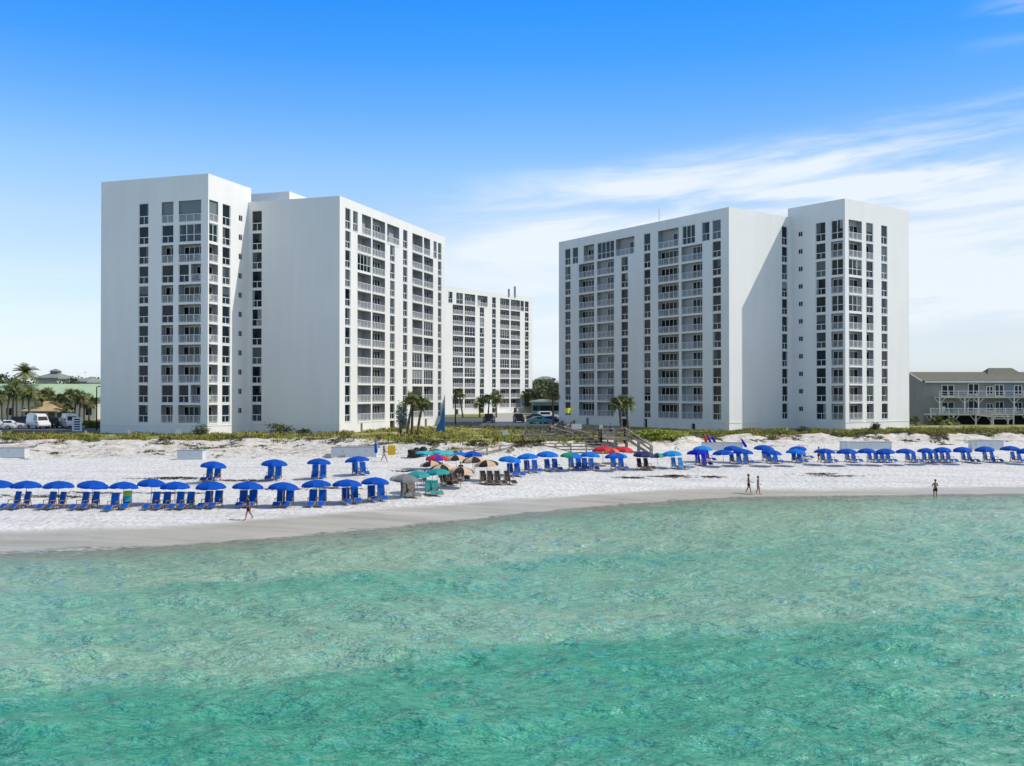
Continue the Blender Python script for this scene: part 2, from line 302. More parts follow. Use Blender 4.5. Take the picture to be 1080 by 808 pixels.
# ------------------------------------------------------------------ terrain
def nodes(m): nt=m.node_tree; return nt.nodes, nt.links, nt.nodes['Principled BSDF']
def sand_material():
    m=mat('quartz_sand',(.78,.77,.75),.95); N,L,b=nodes(m)
    at=N.new('ShaderNodeAttribute'); at.attribute_name='wet'; av=N.new('ShaderNodeAttribute'); av.attribute_name='dune'
    ge=N.new('ShaderNodeNewGeometry')
    def nz(sc,det=5,vec=None,mp=None):
        n=N.new('ShaderNodeTexNoise'); n.inputs['Scale'].default_value=sc; n.inputs['Detail'].default_value=det; L.new(vec or ge.outputs['Position'],n.inputs['Vector']); return n
    def ramp(f,st):
        r=N.new('ShaderNodeValToRGB'); cr=r.color_ramp
        setramp(cr,st)
        L.new(f,r.inputs['Fac']); return r
    def mix(f,a,c,typ='MIX'):
        x=N.new('ShaderNodeMix'); x.data_type='RGBA'; x.blend_type=typ
        if isinstance(f,float): x.inputs['Factor'].default_value=f
        else: L.new(f,x.inputs['Factor'])
        L.new(a,x.inputs['A']); L.new(c,x.inputs['B']); return x.outputs['Result']
    dry=ramp(nz(.5,8).outputs['Fac'],[(.3,(.62,.61,.59)),(.65,(.73,.72,.70))])
    dn=ramp(nz(.9,8).outputs['Fac'],[(.35,(.45,.39,.32)),(.5,(.65,.615,.56)),(.68,(.73,.71,.67))])
    mpn=N.new('ShaderNodeMapping'); mpn.inputs['Scale'].default_value=(.25,1.2,1); L.new(ge.outputs['Position'],mpn.inputs['Vector'])
    wet=ramp(nz(.35,7,mpn.outputs['Vector']).outputs['Fac'],[(.32,(.36,.335,.275)),(.5,(.47,.44,.375)),(.56,(.43,.405,.34)),(.72,(.56,.53,.46))])
    c1=mix(av.outputs['Fac'],dry.outputs['Color'],dn.outputs['Color'])
    c2=mix(at.outputs['Fac'],c1,wet.outputs['Color'])
    # scattered small dark specks
    sp=N.new('ShaderNodeTexVoronoi'); sp.inputs['Scale'].default_value=1.6; L.new(ge.outputs['Position'],sp.inputs['Vector'])
    sr=ramp(sp.outputs['Distance'],[(.06,(1,1,1)),(.14,(0,0,0))])
    sm=ramp(nz(.23,3).outputs['Fac'],[(.52,(0,0,0)),(.62,(.85,.85,.85))])
    sf=N.new('ShaderNodeMath'); sf.operation='MULTIPLY'; L.new(sr.outputs['Color'],sf.inputs[0]); L.new(sm.outputs['Color'],sf.inputs[1])
    wk=N.new('ShaderNodeRGB'); wk.outputs[0].default_value=(.22,.19,.15,1)
    c3=mix(sf.outputs[0],c2,wk.outputs[0])
    tm=N.new('ShaderNodeMapping'); tm.inputs['Scale'].default_value=(.05,1.6,1); L.new(ge.outputs['Position'],tm.inputs['Vector'])
    tn=nz(.8,5,tm.outputs['Vector']); tn.inputs['Distortion'].default_value=.6
    tr_=ramp(tn.outputs['Fac'],[(.42,(.90,.895,.885)),(.50,(1,1,1))])
    c3=mix(1.0,c3,tr_.outputs['Color'],'MULTIPLY')
    L.new(c3,b.inputs['Base Color'])
    r=N.new('ShaderNodeMapRange'); r.inputs['To Min'].default_value=.95; r.inputs['To Max'].default_value=.5; L.new(at.outputs['Fac'],r.inputs['Value']); L.new(r.outputs['Result'],b.inputs['Roughness'])
    # footprints
    vo=N.new('ShaderNodeTexVoronoi'); vo.inputs['Scale'].default_value=2.3; vo.feature='SMOOTH_F1'; 
    wn=nz(1.7,4); vm=N.new('ShaderNodeVectorMath'); vm.operation='MULTIPLY_ADD'; vm.inputs[1].default_value=(.5,.5,.5); L.new(wn.outputs['Color'],vm.inputs[0]); L.new(ge.outputs['Position'],vm.inputs[2]); L.new(vm.outputs[0],vo.inputs['Vector'])
    n2=nz(4.5,5)
    a=N.new('ShaderNodeMath'); a.operation='MULTIPLY_ADD'; a.inputs[1].default_value=.7; L.new(n2.outputs['Fac'],a.inputs[0]); L.new(vo.outputs['Distance'],a.inputs[2])
    k=N.new('ShaderNodeMapRange'); k.inputs['To Min'].default_value=.7; k.inputs['To Max'].default_value=.04; L.new(at.outputs['Fac'],k.inputs['Value'])
    bp=N.new('ShaderNodeBump'); bp.inputs['Distance'].default_value=.22; L.new(k.outputs['Result'],bp.inputs['Strength']); L.new(a.outputs[0],bp.inputs['Height']); L.new(bp.outputs['Normal'],b.inputs['Normal'])
    return m
def ground_material():
    m=mat('inland_ground',(.2,.2,.1),.95); N,L,b=nodes(m)
    ge=N.new('ShaderNodeNewGeometry')
    n=N.new('ShaderNodeTexNoise'); n.inputs['Scale'].default_value=.25; n.inputs['Detail'].default_value=8; L.new(ge.outputs['Position'],n.inputs['Vector'])
    r=N.new('ShaderNodeValToRGB'); setramp(r.color_ramp,[(.3,(.10,.13,.02)),(.5,(.22,.22,.05)),(.60,(.34,.31,.12)),(.70,(.58,.55,.47))])
    L.new(n.outputs['Fac'],r.inputs['Fac']); L.new(r.outputs['Color'],b.inputs['Base Color'])
    return m
def build_terrain():
    xs=[-2500,-1600,-1000,-600,-400,-260,-180,-140,-110,-95]+list(np.arange(-85,112,.9))+[120,135,160,200,280,400,600,1000,1600,2500]
    xs=np.array(xs,float); nx=len(xs)
    S=shore(xs); T=toe(xs); G=top(xs)
    rows=[]
    for d in (-60,-40,-25,-15,-8,-4,-2): rows.append(S+d)
    for d in np.arange(0,17,1.0): rows.append(S+d)
    for k in range(24): rows.append(S+17+(T-S-17)*k/24)
    for k in range(18): rows.append(T+(G-T)*k/18)
    rows.append(G)
    nsand=len(rows)
    inl=[G+d for d in (.8,1.6,2.6,4,6,9,13,20)]+[np.full(nx,v) for v in (240.,300,500,900,1800,4000,9000)]
    def mk(name, rr, m, sandy):
        v=[];f=[];wet=[];du=[]
        for r in rr:
            for x,y in zip(xs,r):
                z=zgr(float(x),float(y)); v.append((x,y,z))
                s=y-float(shore(x)); e=6.6+1.2*n3(x,0,.06,4)+.5*n3(x,y,.25,8)-np.interp(x,[0,30],[0,3.2])
                wet.append(float(np.clip((e-s)/1.3+.5,0,1))); du.append(float(np.clip((y-float(toe(x))+1.5)/4,0,1)))
        for j in range(len(rr)-1):
            for i in range(nx-1): a=j*nx+i; f.append((a,a+1,a+nx+1,a+nx))
        me=bpy.data.meshes.new(name); me.from_pydata(v,[],f); me.materials.append(m)
        if sandy:
            for nm,dat in (('wet',wet),('dune',du)):
                at=me.attributes.new(nm,'FLOAT','POINT'); at.data.foreach_set('value',dat)
        me.polygons.foreach_set('use_smooth',[True]*len(f)); return struct(link(me,name))
    mk('beach_sand',rows,sand_material(),True)
    mk('ground',[rows[-1]]+inl,ground_material(),False)
build_terrain()

# ------------------------------------------------------------------ sea
def sea_material():
    m=bpy.data.materials.new('sea_water'); m.use_nodes=True; nt=m.node_tree; N=nt.nodes; L=nt.links
    b=N['Principled BSDF']; out=N['Material Output']
    at=N.new('ShaderNodeAttribute'); at.attribute_name='depth'
    ge=N.new('ShaderNodeNewGeometry')
    def nz(sc,det,scl=(1,1,1),rot=0,dist=0.):
        mp=N.new('ShaderNodeMapping'); mp.inputs['Scale'].default_value=scl; mp.inputs['Rotation'].default_value=(0,0,rot); L.new(ge.outputs['Position'],mp.inputs['Vector'])
        n=N.new('ShaderNodeTexNoise'); n.inputs['Scale'].default_value=sc; n.inputs['Detail'].default_value=det; n.inputs['Distortion'].default_value=dist; L.new(mp.outputs['Vector'],n.inputs['Vector']); return n
    # depth colour: pale sand showing through shallow water, teal where deeper
    big=nz(.06,5,(1,2,1),math.radians(-12)); 
    mm=N.new('ShaderNodeMath'); mm.operation='MULTIPLY_ADD'; mm.inputs[1].default_value=.5; L.new(big.outputs['Fac'],mm.inputs[0]); L.new(at.outputs['Fac'],mm.inputs[2])
    # bottom mottle at two sizes; paints caustic-like light flecks over rippled sand
    b1=nz(.9,4,(1,2.2,1),math.radians(16),.2); b2=nz(3.1,4,(1,2.3,1),math.radians(10),.15)
    ma=N.new('ShaderNodeMath'); ma.operation='MULTIPLY_ADD'; ma.inputs[1].default_value=.42; L.new(b1.outputs['Fac'],ma.inputs[0]); L.new(mm.outputs[0],ma.inputs[2])
    mb=N.new('ShaderNodeMath'); mb.operation='MULTIPLY_ADD'; mb.inputs[1].default_value=.9; L.new(b2.outputs['Fac'],mb.inputs[0]); L.new(ma.outputs[0],mb.inputs[2])
    sb=N.new('ShaderNodeMath'); sb.operation='SUBTRACT'; sb.inputs[1].default_value=.25+.21+.45; L.new(mb.outputs[0],sb.inputs[0])
    r=N.new('ShaderNodeValToRGB'); cr=r.color_ramp; st=[(0,(.54,.58,.44)),(.15,(.42,.55,.405)),(.38,(.29,.51,.37)),(.7,(.12,.44,.30)),(1,(.045,.34,.22))]
    setramp(cr,st)
    L.new(sb.outputs[0],r.inputs['Fac']); 
    # ripples
    n1=nz(2.0,3,(1,2.1,1),math.radians(20),.2); n1.inputs['Roughness'].default_value=.5; n2=nz(8.5,3,(1,1.9,1),math.radians(-8),.1); n3_=nz(.55,4,(1,1.9,1),math.radians(14),.2)
    a=N.new('ShaderNodeMath'); a.operation='MULTIPLY_ADD'; a.inputs[1].default_value=.26; L.new(n2.outputs['Fac'],a.inputs[0]); L.new(n1.outputs['Fac'],a.inputs[2])
    a2=N.new('ShaderNodeMath'); a2.operation='MULTIPLY_ADD'; a2.inputs[1].default_value=1.6; L.new(n3_.outputs['Fac'],a2.inputs[0]); L.new(a.outputs[0],a2.inputs[2])
    bp=N.new('ShaderNodeBump'); bp.inputs['Distance'].default_value=.17; bp.inputs['Strength'].default_value=1.0; L.new(a2.outputs[0],bp.inputs['Height'])
    bq=N.new('ShaderNodeBump'); bq.inputs['Distance'].default_value=.30; bq.inputs['Strength'].default_value=1.0; L.new(a2.outputs[0],bq.inputs['Height'])
    df=N.new('ShaderNodeBsdfDiffuse'); L.new(r.outputs['Color'],df.inputs['Color']); L.new(bq.outputs['Normal'],df.inputs['Normal'])
    N.remove(b)
    tr=N.new('ShaderNodeBsdfTransparent'); tr.inputs['Color'].default_value=(.93,.98,.96,1)
    gl=N.new('ShaderNodeBsdfGlossy'); gl.inputs['Roughness'].default_value=.13; gl.inputs['Color'].default_value=(.96,.96,.86,1); L.new(bp.outputs['Normal'],gl.inputs['Normal'])
    fr=N.new('ShaderNodeFresnel'); fr.inputs['IOR'].default_value=1.33; L.new(bp.outputs['Normal'],fr.inputs['Normal'])
    m1=N.new('ShaderNodeMixShader'); L.new(fr.outputs[0],m1.inputs[0]); L.new(tr.outputs[0],m1.inputs[1]); L.new(gl.outputs[0],m1.inputs[2])
    m0=N.new('ShaderNodeMixShader'); L.new(fr.outputs[0],m0.inputs[0]); L.new(df.outputs[0],m0.inputs[1]); L.new(gl.outputs[0],m0.inputs[2])
    al=N.new('ShaderNodeAttribute'); al.attribute_name='body'
    sh=N.new('ShaderNodeAttribute'); sh.attribute_name='offshore'
    fm=N.new('ShaderNodeMapRange'); fm.inputs['From Min'].default_value=.0; fm.inputs['From Max'].default_value=2.6; fm.inputs['To Min'].default_value=.46; fm.inputs['To Max'].default_value=.74; L.new(sh.outputs['Fac'],fm.inputs['Value'])
    fn=nz(2.6,7,(.55,1.5,1),0,.8); fn.inputs['Roughness'].default_value=.7
    fg=N.new('ShaderNodeMath'); fg.operation='SUBTRACT'; L.new(fn.outputs['Fac'],fg.inputs[0]); L.new(fm.outputs['Result'],fg.inputs[1])
    fk=N.new('ShaderNodeMapRange'); fk.inputs['From Min'].default_value=0; fk.inputs['From Max'].default_value=.06; fk.inputs['To Max'].default_value=.5; L.new(fg.outputs[0],fk.inputs['Value'])
    fo=N.new('ShaderNodeBsdfDiffuse'); fo.inputs['Color'].default_value=(.72,.74,.74,1)
    m2=N.new('ShaderNodeMixShader'); L.new(al.outputs['Fac'],m2.inputs[0]); L.new(m1.outputs[0],m2.inputs[1]); L.new(m0.outputs[0],m2.inputs[2]); m3=N.new('ShaderNodeMixShader'); L.new(fk.outputs['Result'],m3.inputs[0]); L.new(m2.outputs[0],m3.inputs[1]); L.new(fo.outputs[0],m3.inputs[2]); L.new(m3.outputs[0],out.inputs['Surface'])
    return m
def build_sea():
    ys=[-3000,-1500,-700,-300,-120,-40,0,12]+list(np.arange(16,42,.22))+list(np.arange(42,70,.3))+list(np.arange(70,101,.4))
    ys=np.array(ys,float)
    us=np.concatenate([[-60,-25,-10,-4,-1.6],np.linspace(-.62,.62,300),[1.6,4,10,25,60]])
    W_=np.maximum(ys,16); X=us[None,:]*np.clip(W_,16,200)[:,None]; Y=np.repeat(ys[:,None],len(us),1)
    Z=np.zeros_like(X)
    for k in range(46):
        lam=math.exp(rng.uniform(math.log(.7),math.log(7))); th=math.radians(-100+rng.normal(0,38)); amp=.0085*lam**.8
        kk=2*math.pi/lam; ph=rng.uniform(0,6.28)
        Z+=amp*np.sin(kk*(X*math.cos(th)+Y*math.sin(th))+ph+.8*np.sin(.21*X+.13*Y*(k%3)))
    dens=(np.abs(us)<.7)[None,:]&(Y>15)
    S=shore(X); s=S-Y
    Z=np.where(dens,Z*np.clip(s/8,.15,1),0)
    # low swell ridges parallel to the shore
    Z+=np.where(dens,.05*np.sin((Y-.55*(S-80))*.62+1.2*np.sin(X*.05))*np.clip((s-3)/10,0,1),0)
    Z+=.01
    dep=np.interp(s,[0,1,6,14,22,30,42,60],[0,.10,.30,.30,.45,.50,.72,.95])
    for i in range(X.shape[0]):
        for j in range(X.shape[1]):
            if dens[0,j] and Y[i,j]>15:
                x,y=X[i,j],Y[i,j]
                dep[i,j]+=.22*n3(x*.7,y*1.6,.05,11)+.10*n3(x,y*1.4,.16,5)
    # sand bars: pale shelves that end in a sharper drop on their seaward side
    wob=.6*np.sin(X*.33+1)+.35*np.sin(X*.9+Y*.2)
    E1=np.interp(X,[-60,-15.8,-11.8,0,15,40,80],[40,48.2,51,55,60.5,67,74])+wob; E2=np.interp(X,[-40,-16,-9,-4.7,0,10,25,50],[29.5,31,32.4,34.7,36.4,40,45,50])+wob
    sg=lambda q: 1/(1+np.exp(-np.clip(q,-30,30)))
    d1=(E1-Y); d2=(E2-Y); nz_=dep-np.interp(s,[0,1,6,14,22,30,42,60],[0,.10,.30,.30,.45,.50,.72,.95])
    rw=np.interp(X,[0,18],[1,.35])
    base=np.interp(s,[0,1,5,14,22],[.0,.14,.30,.30,.36])
    base=base+.30*rw*sg(d1*2.2)*np.exp(-np.clip(d1,0,None)/5.5)+.06*sg(d1*2)
    base=base+(.34*rw+.12)*sg(d2*1.8)
    dep=base+.8*nz_
    dep=np.clip(dep,0,1)
    body=1-np.exp(-np.clip(s,0,None)*.24)
    n=X.shape; v=np.stack([X,Y,Z],-1).reshape(-1,3)
    idx=np.arange(n[0]*n[1]).reshape(n); f=np.stack([idx[:-1,:-1],idx[:-1,1:],idx[1:,1:],idx[1:,:-1]],-1).reshape(-1,4)
    # drop faces well behind the shoreline
    sv=s.reshape(-1); keep=(sv[f]>-3).any(1); f=f[keep]
    me=bpy.data.meshes.new('sea'); me.from_pydata(v.tolist(),[],f.tolist()); me.materials.append(sea_material())
    for nm,d in (('depth',dep),('body',body),('offshore',s)):
        at=me.attributes.new(nm,'FLOAT','POINT'); at.data.foreach_set('value',d.reshape(-1).astype(np.float32))
    me.polygons.foreach_set('use_smooth',[True]*len(f))
    struct(link(me,'sea'))
build_sea()

# ------------------------------------------------------------------ inland sheets
def sheet(name, pts, z, m, kind='structure'):
    M=MB(); M.quad([(x,y,z) for x,y in pts]); return struct(M.build(name,m),kind)
sheet('parking_road',[(-24,181),(60,181),(60,240),(-40,240)],ZG+.02,'asphalt')
sheet('footpath',[(-6,176),(10,176),(2,300),(-4,300)],ZG+.024,'concrete')
sheet('resort_road',[(-170,150),(-62,150),(-62,187),(-170,187)],ZG+.02,'asphalt')
lawnm=mat('lawn',(.15,.22,.04),.9,vary=.25,scale=.4)
MT['lawn']=lawnm; MT['lawnb']=mat('bright_creeper',(.14,.20,.015),.8,vcol=(.36,.40,.05),scale=.8)
sheet('lawn',[(-40,241),(60,241),(60,268),(-40,262)],ZG+.02,'lawn')
sheet('resort_lawn',[(-170,187.5),(-62,187.5),(-62,200),(-170,200)],ZG+.02,'lawn')
for k in range(9):
    x=-14+k*3.0
    sheet('parking_marking',[(x,196),(x+.12,196),(x+.12,201),(x,201)],ZG+.026,'line')

# ------------------------------------------------------------------ apartment buildings
_cache={}; CR=random.Random(3)
MT['curtaina']=mat('pale_curtain',(.22,.25,.26),.35,vary=.12,scale=2); MT['curtainb']=mat('dim_curtain',(.07,.095,.10),.3,vary=.2,scale=2)
def window_meshes(w,h):
    k=('w',round(w,1),round(h,1))
    if k in _cache: return _cache[k]
    w,h=k[1],k[2]; g=MB(); g.quad([(-w/2,.0,0),(w/2,.0,0),(w/2,.0,h),(-w/2,.0,h)])
    f=MB(); t=.065; y0,y1=-.05,.03; hr=h*.39
    f.box(-w/2,-w/2+t,y0,y1,0,h); f.box(w/2-t,w/2,y0,y1,0,h); f.box(-w/2+t,w/2-t,y0,y1,0,t); f.box(-w/2+t,w/2-t,y0,y1,h-t*.7,h)
    f.box(-w/2+t,w/2-t,y0,y1,hr-.05,hr+.05); f.box(-.04,.04,y0,y1,t,hr-.05)
    if w>2.4: f.box(-.05,.05,y0,y1,hr+.07,h-t*.7)
    f.box(-w/2-.06,w/2+.06,-.22,-.07,-.08,.02)
    _cache[k]=(g.mesh('pane',['glass']),f.mesh('frame',['frame'])); return _cache[k]
def small_window_meshes():
    k='sw'
    if k in _cache: return _cache[k]
    w,h=.95,.85; g=MB(); g.quad([(-w/2,0,0),(w/2,0,0),(w/2,0,h),(-w/2,0,h)]); f=MB(); t=.07
    f.box(-w/2,-w/2+t,-.05,.03,0,h); f.box(w/2-t,w/2,-.05,.03,0,h); f.box(-w/2+t,w/2-t,-.05,.03,0,t); f.box(-w/2+t,w/2-t,-.05,.03,h-t,h); f.box(-.03,.03,-.05,.03,t,h-t)
    _cache[k]=(g.mesh('pane',['glass']),f.mesh('frame',['frame'])); return _cache[k]
def railing_mesh(w):
    k=('r',round(w,1))
    if k in _cache: return _cache[k]
    w=k[1]; r=MB(); 
    r.box(-w/2,w/2,-.03,.05,1.02,1.10); r.box(-w/2,w/2,-.01,.03,.10,.15)
    n=max(1,round(w/1.25))
    for i in range(n+1):
        x=-w/2+.04+(w-.08)*i/n; r.box(x-.04,x+.04,-.04,.06,.0,1.02)
    m=int(w/.17)
    for i in range(1,m):
        x=-w/2+w*i/m; r.box(x-.02,x+.02,0,.025,.15,1.02)
    _cache[k]=r.mesh('railing',['rail']); return _cache[k]
def door_mesh(w,h):
    k=('d',round(w,1),round(h,1))
    if k in _cache: return _cache[k]
    w,h=k[1],k[2]; d=MB(); n=max(2,round(w/.95)); 
    d.quad([(-w/2,0,0),(w/2,0,0),(w/2,0,h),(-w/2,0,h)],0)
    for i in range(n+1):
        x=-w/2+w*i/n; d.box(x-.035,x+.035,-.06,-.001,.05,h-.06,1)
    d.box(-w/2,w/2,-.07,.0,h-.06,h,1); d.box(-w/2,w/2,-.07,0,0,.05,1)
    _cache[k]=d.mesh('sliding_door',['door','frame']); return _cache[k]
def glazing_mesh(w,h):
    k=('g',round(w,1),round(h,1))
    if k in _cache: return _cache[k]
    w,h=k[1],k[2]; g=MB(); g.quad([(-w/2,0,0),(w/2,0,0),(w/2,0,h),(-w/2,0,h)]); n=max(2,round(w/1.1)); f=MB()
    for i in range(n+1):
        x=-w/2+.05+(w-.1)*i/n; f.box(x-.055,x+.055,-.06,.04,0,h)
    for z in (0,1.02,h-.08): f.box(-w/2+.1,w/2-.1,-.055,.035,z,z+.08)
    _cache[k]=(g.mesh('pane',['glass']),f.mesh('frame',['frame'])); return _cache[k]

class Building:
    def __init__(s, label, base, group='tall white apartment buildings on the beach'):
        s.e=thing('apartment_building',label,'apartment building',(base[0],base[1],ZG),group=group)
        s.o=Vector((base[0],base[1],ZG)); s.wall=MB(); s.roof=MB(); s.rec=MB()
    def L(s,p): return (p[0]-s.o.x,p[1]-s.o.y,p[2]-s.o.z)
    def plain(s,a,b,z0,z1):
        s.wall.quad([s.L((a[0],a[1],z0)),s.L((b[0],b[1],z0)),s.L((b[0],b[1],z1)),s.L((a[0],a[1],z1))])
    def facade(s, p0, d, length, z0, z1, holes, t_start=0):
        """holes: list of (ta,tb,za,zb,depth,kind,opt)"""
        d=Vector((d[0],d[1])).normalized(); inn=Vector((-d.y,d.x)); ang=math.atan2(d.y,d.x)
        W3=lambda t,o,z: s.L((p0[0]+d.x*t+inn.x*o, p0[1]+d.y*t+inn.y*o, z))
        ts=sorted(set([t_start,length]+[round(h[0],3) for h in holes]+[round(h[1],3) for h in holes]))
        for i in range(len(ts)-1):
            a,b=ts[i],ts[i+1]
            if b-a<1e-3: continue
            mid=(a+b)/2; hs=sorted([(h[2],h[3]) for h in holes if h[0]<mid<h[1]])
            z=z0
            for za,zb in hs+[(z1,z1)]:
                if za>z+1e-4: s.wall.quad([W3(a,0,z),W3(b,0,z),W3(b,0,za),W3(a,0,za)])
                z=max(z,zb)
        for h in holes:
            ta,tb,za,zb,dep,kind=h[:6]; opt=h[6] if len(h)>6 else {}
            R=s.wall
            q=[(ta,za),(tb,za),(tb,zb),(ta,zb)]
            for k in (range(4) if kind!='balcony' else ()):
                (a,c),(b,e)=q[k],q[(k+1)%4]
                R.quad([W3(a,0,c),W3(a,dep,c),W3(b,dep,e),W3(b,0,e)])
            w=tb-ta; hh=zb-za; mid=(ta+tb)/2
            if kind in('window','small','glazed'):
                g,f=(window_meshes(w,hh) if kind=='window' else small_window_meshes() if kind=='small' else glazing_mesh(w,hh))
                o=link(g,'window',s.e,W3(mid,dep-.04,za),ang); sx=w/round(w,1) if kind!='small' else w/.95; sz=hh/round(hh,1) if kind!='small' else hh/.85
                o.scale=(sx,1,sz); fo=link(f,'frame',o)
                if kind!='small' and CR.random()<.38:
                    cw=w*CR.choice((.22,.3,.45,.96)); sgn=CR.choice((-1,1)); cx=sgn*(w-cw)/2*.96; z0=CR.choice((0,0,hh*.42,hh*.55)); cm_=MB(); cm_.quad([(cx-cw/2,-.004,z0),(cx+cw/2,-.004,z0),(cx+cw/2,-.004,hh*.985),(cx-cw/2,-.004,hh*.985)])
                    cm_.build('curtain',[CR.choice(('curtaina','curtainb','curtainb'))],o)
            elif kind=='dark':
                R.quad([W3(ta,dep,za),W3(tb,dep,za),W3(tb,dep,zb),W3(ta,dep,zb)],1)
            elif kind=='balcony':
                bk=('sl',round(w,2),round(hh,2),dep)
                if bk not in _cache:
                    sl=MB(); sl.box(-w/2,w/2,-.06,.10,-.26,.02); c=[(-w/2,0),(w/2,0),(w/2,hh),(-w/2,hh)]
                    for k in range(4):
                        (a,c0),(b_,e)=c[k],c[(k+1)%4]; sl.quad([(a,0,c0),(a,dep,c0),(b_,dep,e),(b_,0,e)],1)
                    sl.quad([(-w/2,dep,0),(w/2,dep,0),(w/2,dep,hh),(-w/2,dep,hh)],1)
                    _cache[bk]=sl.mesh('balcony',['wall','recess'])  # recess faces coloured darker than the wall, painting in their shade
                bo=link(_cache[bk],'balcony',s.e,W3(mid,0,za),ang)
                link(railing_mesh(w),'railing',bo,(0,.08,.02)).scale=(w/round(w,1),1,1)
                dw=opt.get('dw',.62)*w; dh=min(2.3,hh-.15); side=opt.get('side',0)
                dx={0:0,-1:-(w-dw)/2+.12,1:(w-dw)/2-.12}[side]
                if opt.get('screen'):
                    sm=MB(); sm.box(-w/2+.02,w/2-.02,.22,.26,.05,hh-.02); sm.build('screen',['screen'],bo)
                else: link(door_mesh(dw,dh),'sliding_door',bo,(dx,dep-.03,.03))
                if opt.get('split'):   # a glazed room on one side of the opening
                    pass
    def cap(s, pts, z, par=.6, th=.35):
        """roof deck under a parapet; pts ccw"""
        s.roof.quad([s.L((x,y,z-par)) for x,y in pts])
        n=len(pts); c=Vector((sum(p[0] for p in pts)/n,sum(p[1] for p in pts)/n))
        ins=[]
        for i in range(n):
            a=Vector(pts[i-1]);b=Vector(pts[i]);e=Vector(pts[(i+1)%n]); d1=(b-a).normalized(); d2=(e-b).normalized()
            nn=Vector((-d1.y,d1.x))+Vector((-d2.y,d2.x)); ins.append(b+nn.normalized()*th*1.41)
        for i in range(n):
            j=(i+1)%n; a,b=pts[i],pts[j]; a2,b2=ins[i],ins[j]
            s.wall.quad([s.L((a[0],a[1],z)),s.L((b[0],b[1],z)),s.L((b2[0],b2[1],z)),s.L((a2[0],a2[1],z))])
            s.wall.quad([s.L((a2[0],a2[1],z)),s.L((b2[0],b2[1],z)),s.L((b2[0],b2[1],z-par)),s.L((a2[0],a2[1],z-par))])
    def done(s):
        s.wall.build('wall',['wall','dark'],s.e); s.roof.build('roof',['roofm'],s.e); 

Z0=5.12; FL=2.9
def rows(fr=0,to=10):
    for r in range(fr,to+1): yield r, Z0+FL*r, Z0+FL*r+2.56+(.5 if r==10 else 0)
def tof(p0,d,px):
    r=(px-540)/F; return (r*p0[1]-p0[0])/(d[0]-r*d[1])
WD=.22
def colw(H,p0,d,a,b,fr=0,to=10,skip=()):
    ta,tb=tof(p0,d,a),tof(p0,d,b)
    for r,za,zb in rows(fr,to):
        if r not in skip: H.append((ta,tb,za,zb,WD,'window'))
def colb(H,p0,d,a,b,fr=0,to=10,glaz=(),dep=.95,dw=.85,side=0,win=(),skip=(),scr=()):
    ta,tb=tof(p0,d,a),tof(p0,d,b)
    for r,za,zb in rows(fr,to):
        if r in skip: continue
        if r in glaz: H.append((ta,tb,za,zb,WD,'glazed'))
        elif r in win: H.append((ta,tb,za,zb,WD,'window'))
        else: H.append((ta,tb,za,zb,dep,'balcony',dict(dw=dw,side=side,screen=r in scr)))
def off(p,d,t): return (p[0]+d[0]*t,p[1]+d[1]*t)
def nrm(d): l=math.hypot(*d); return (d[0]/l,d[1]/l)

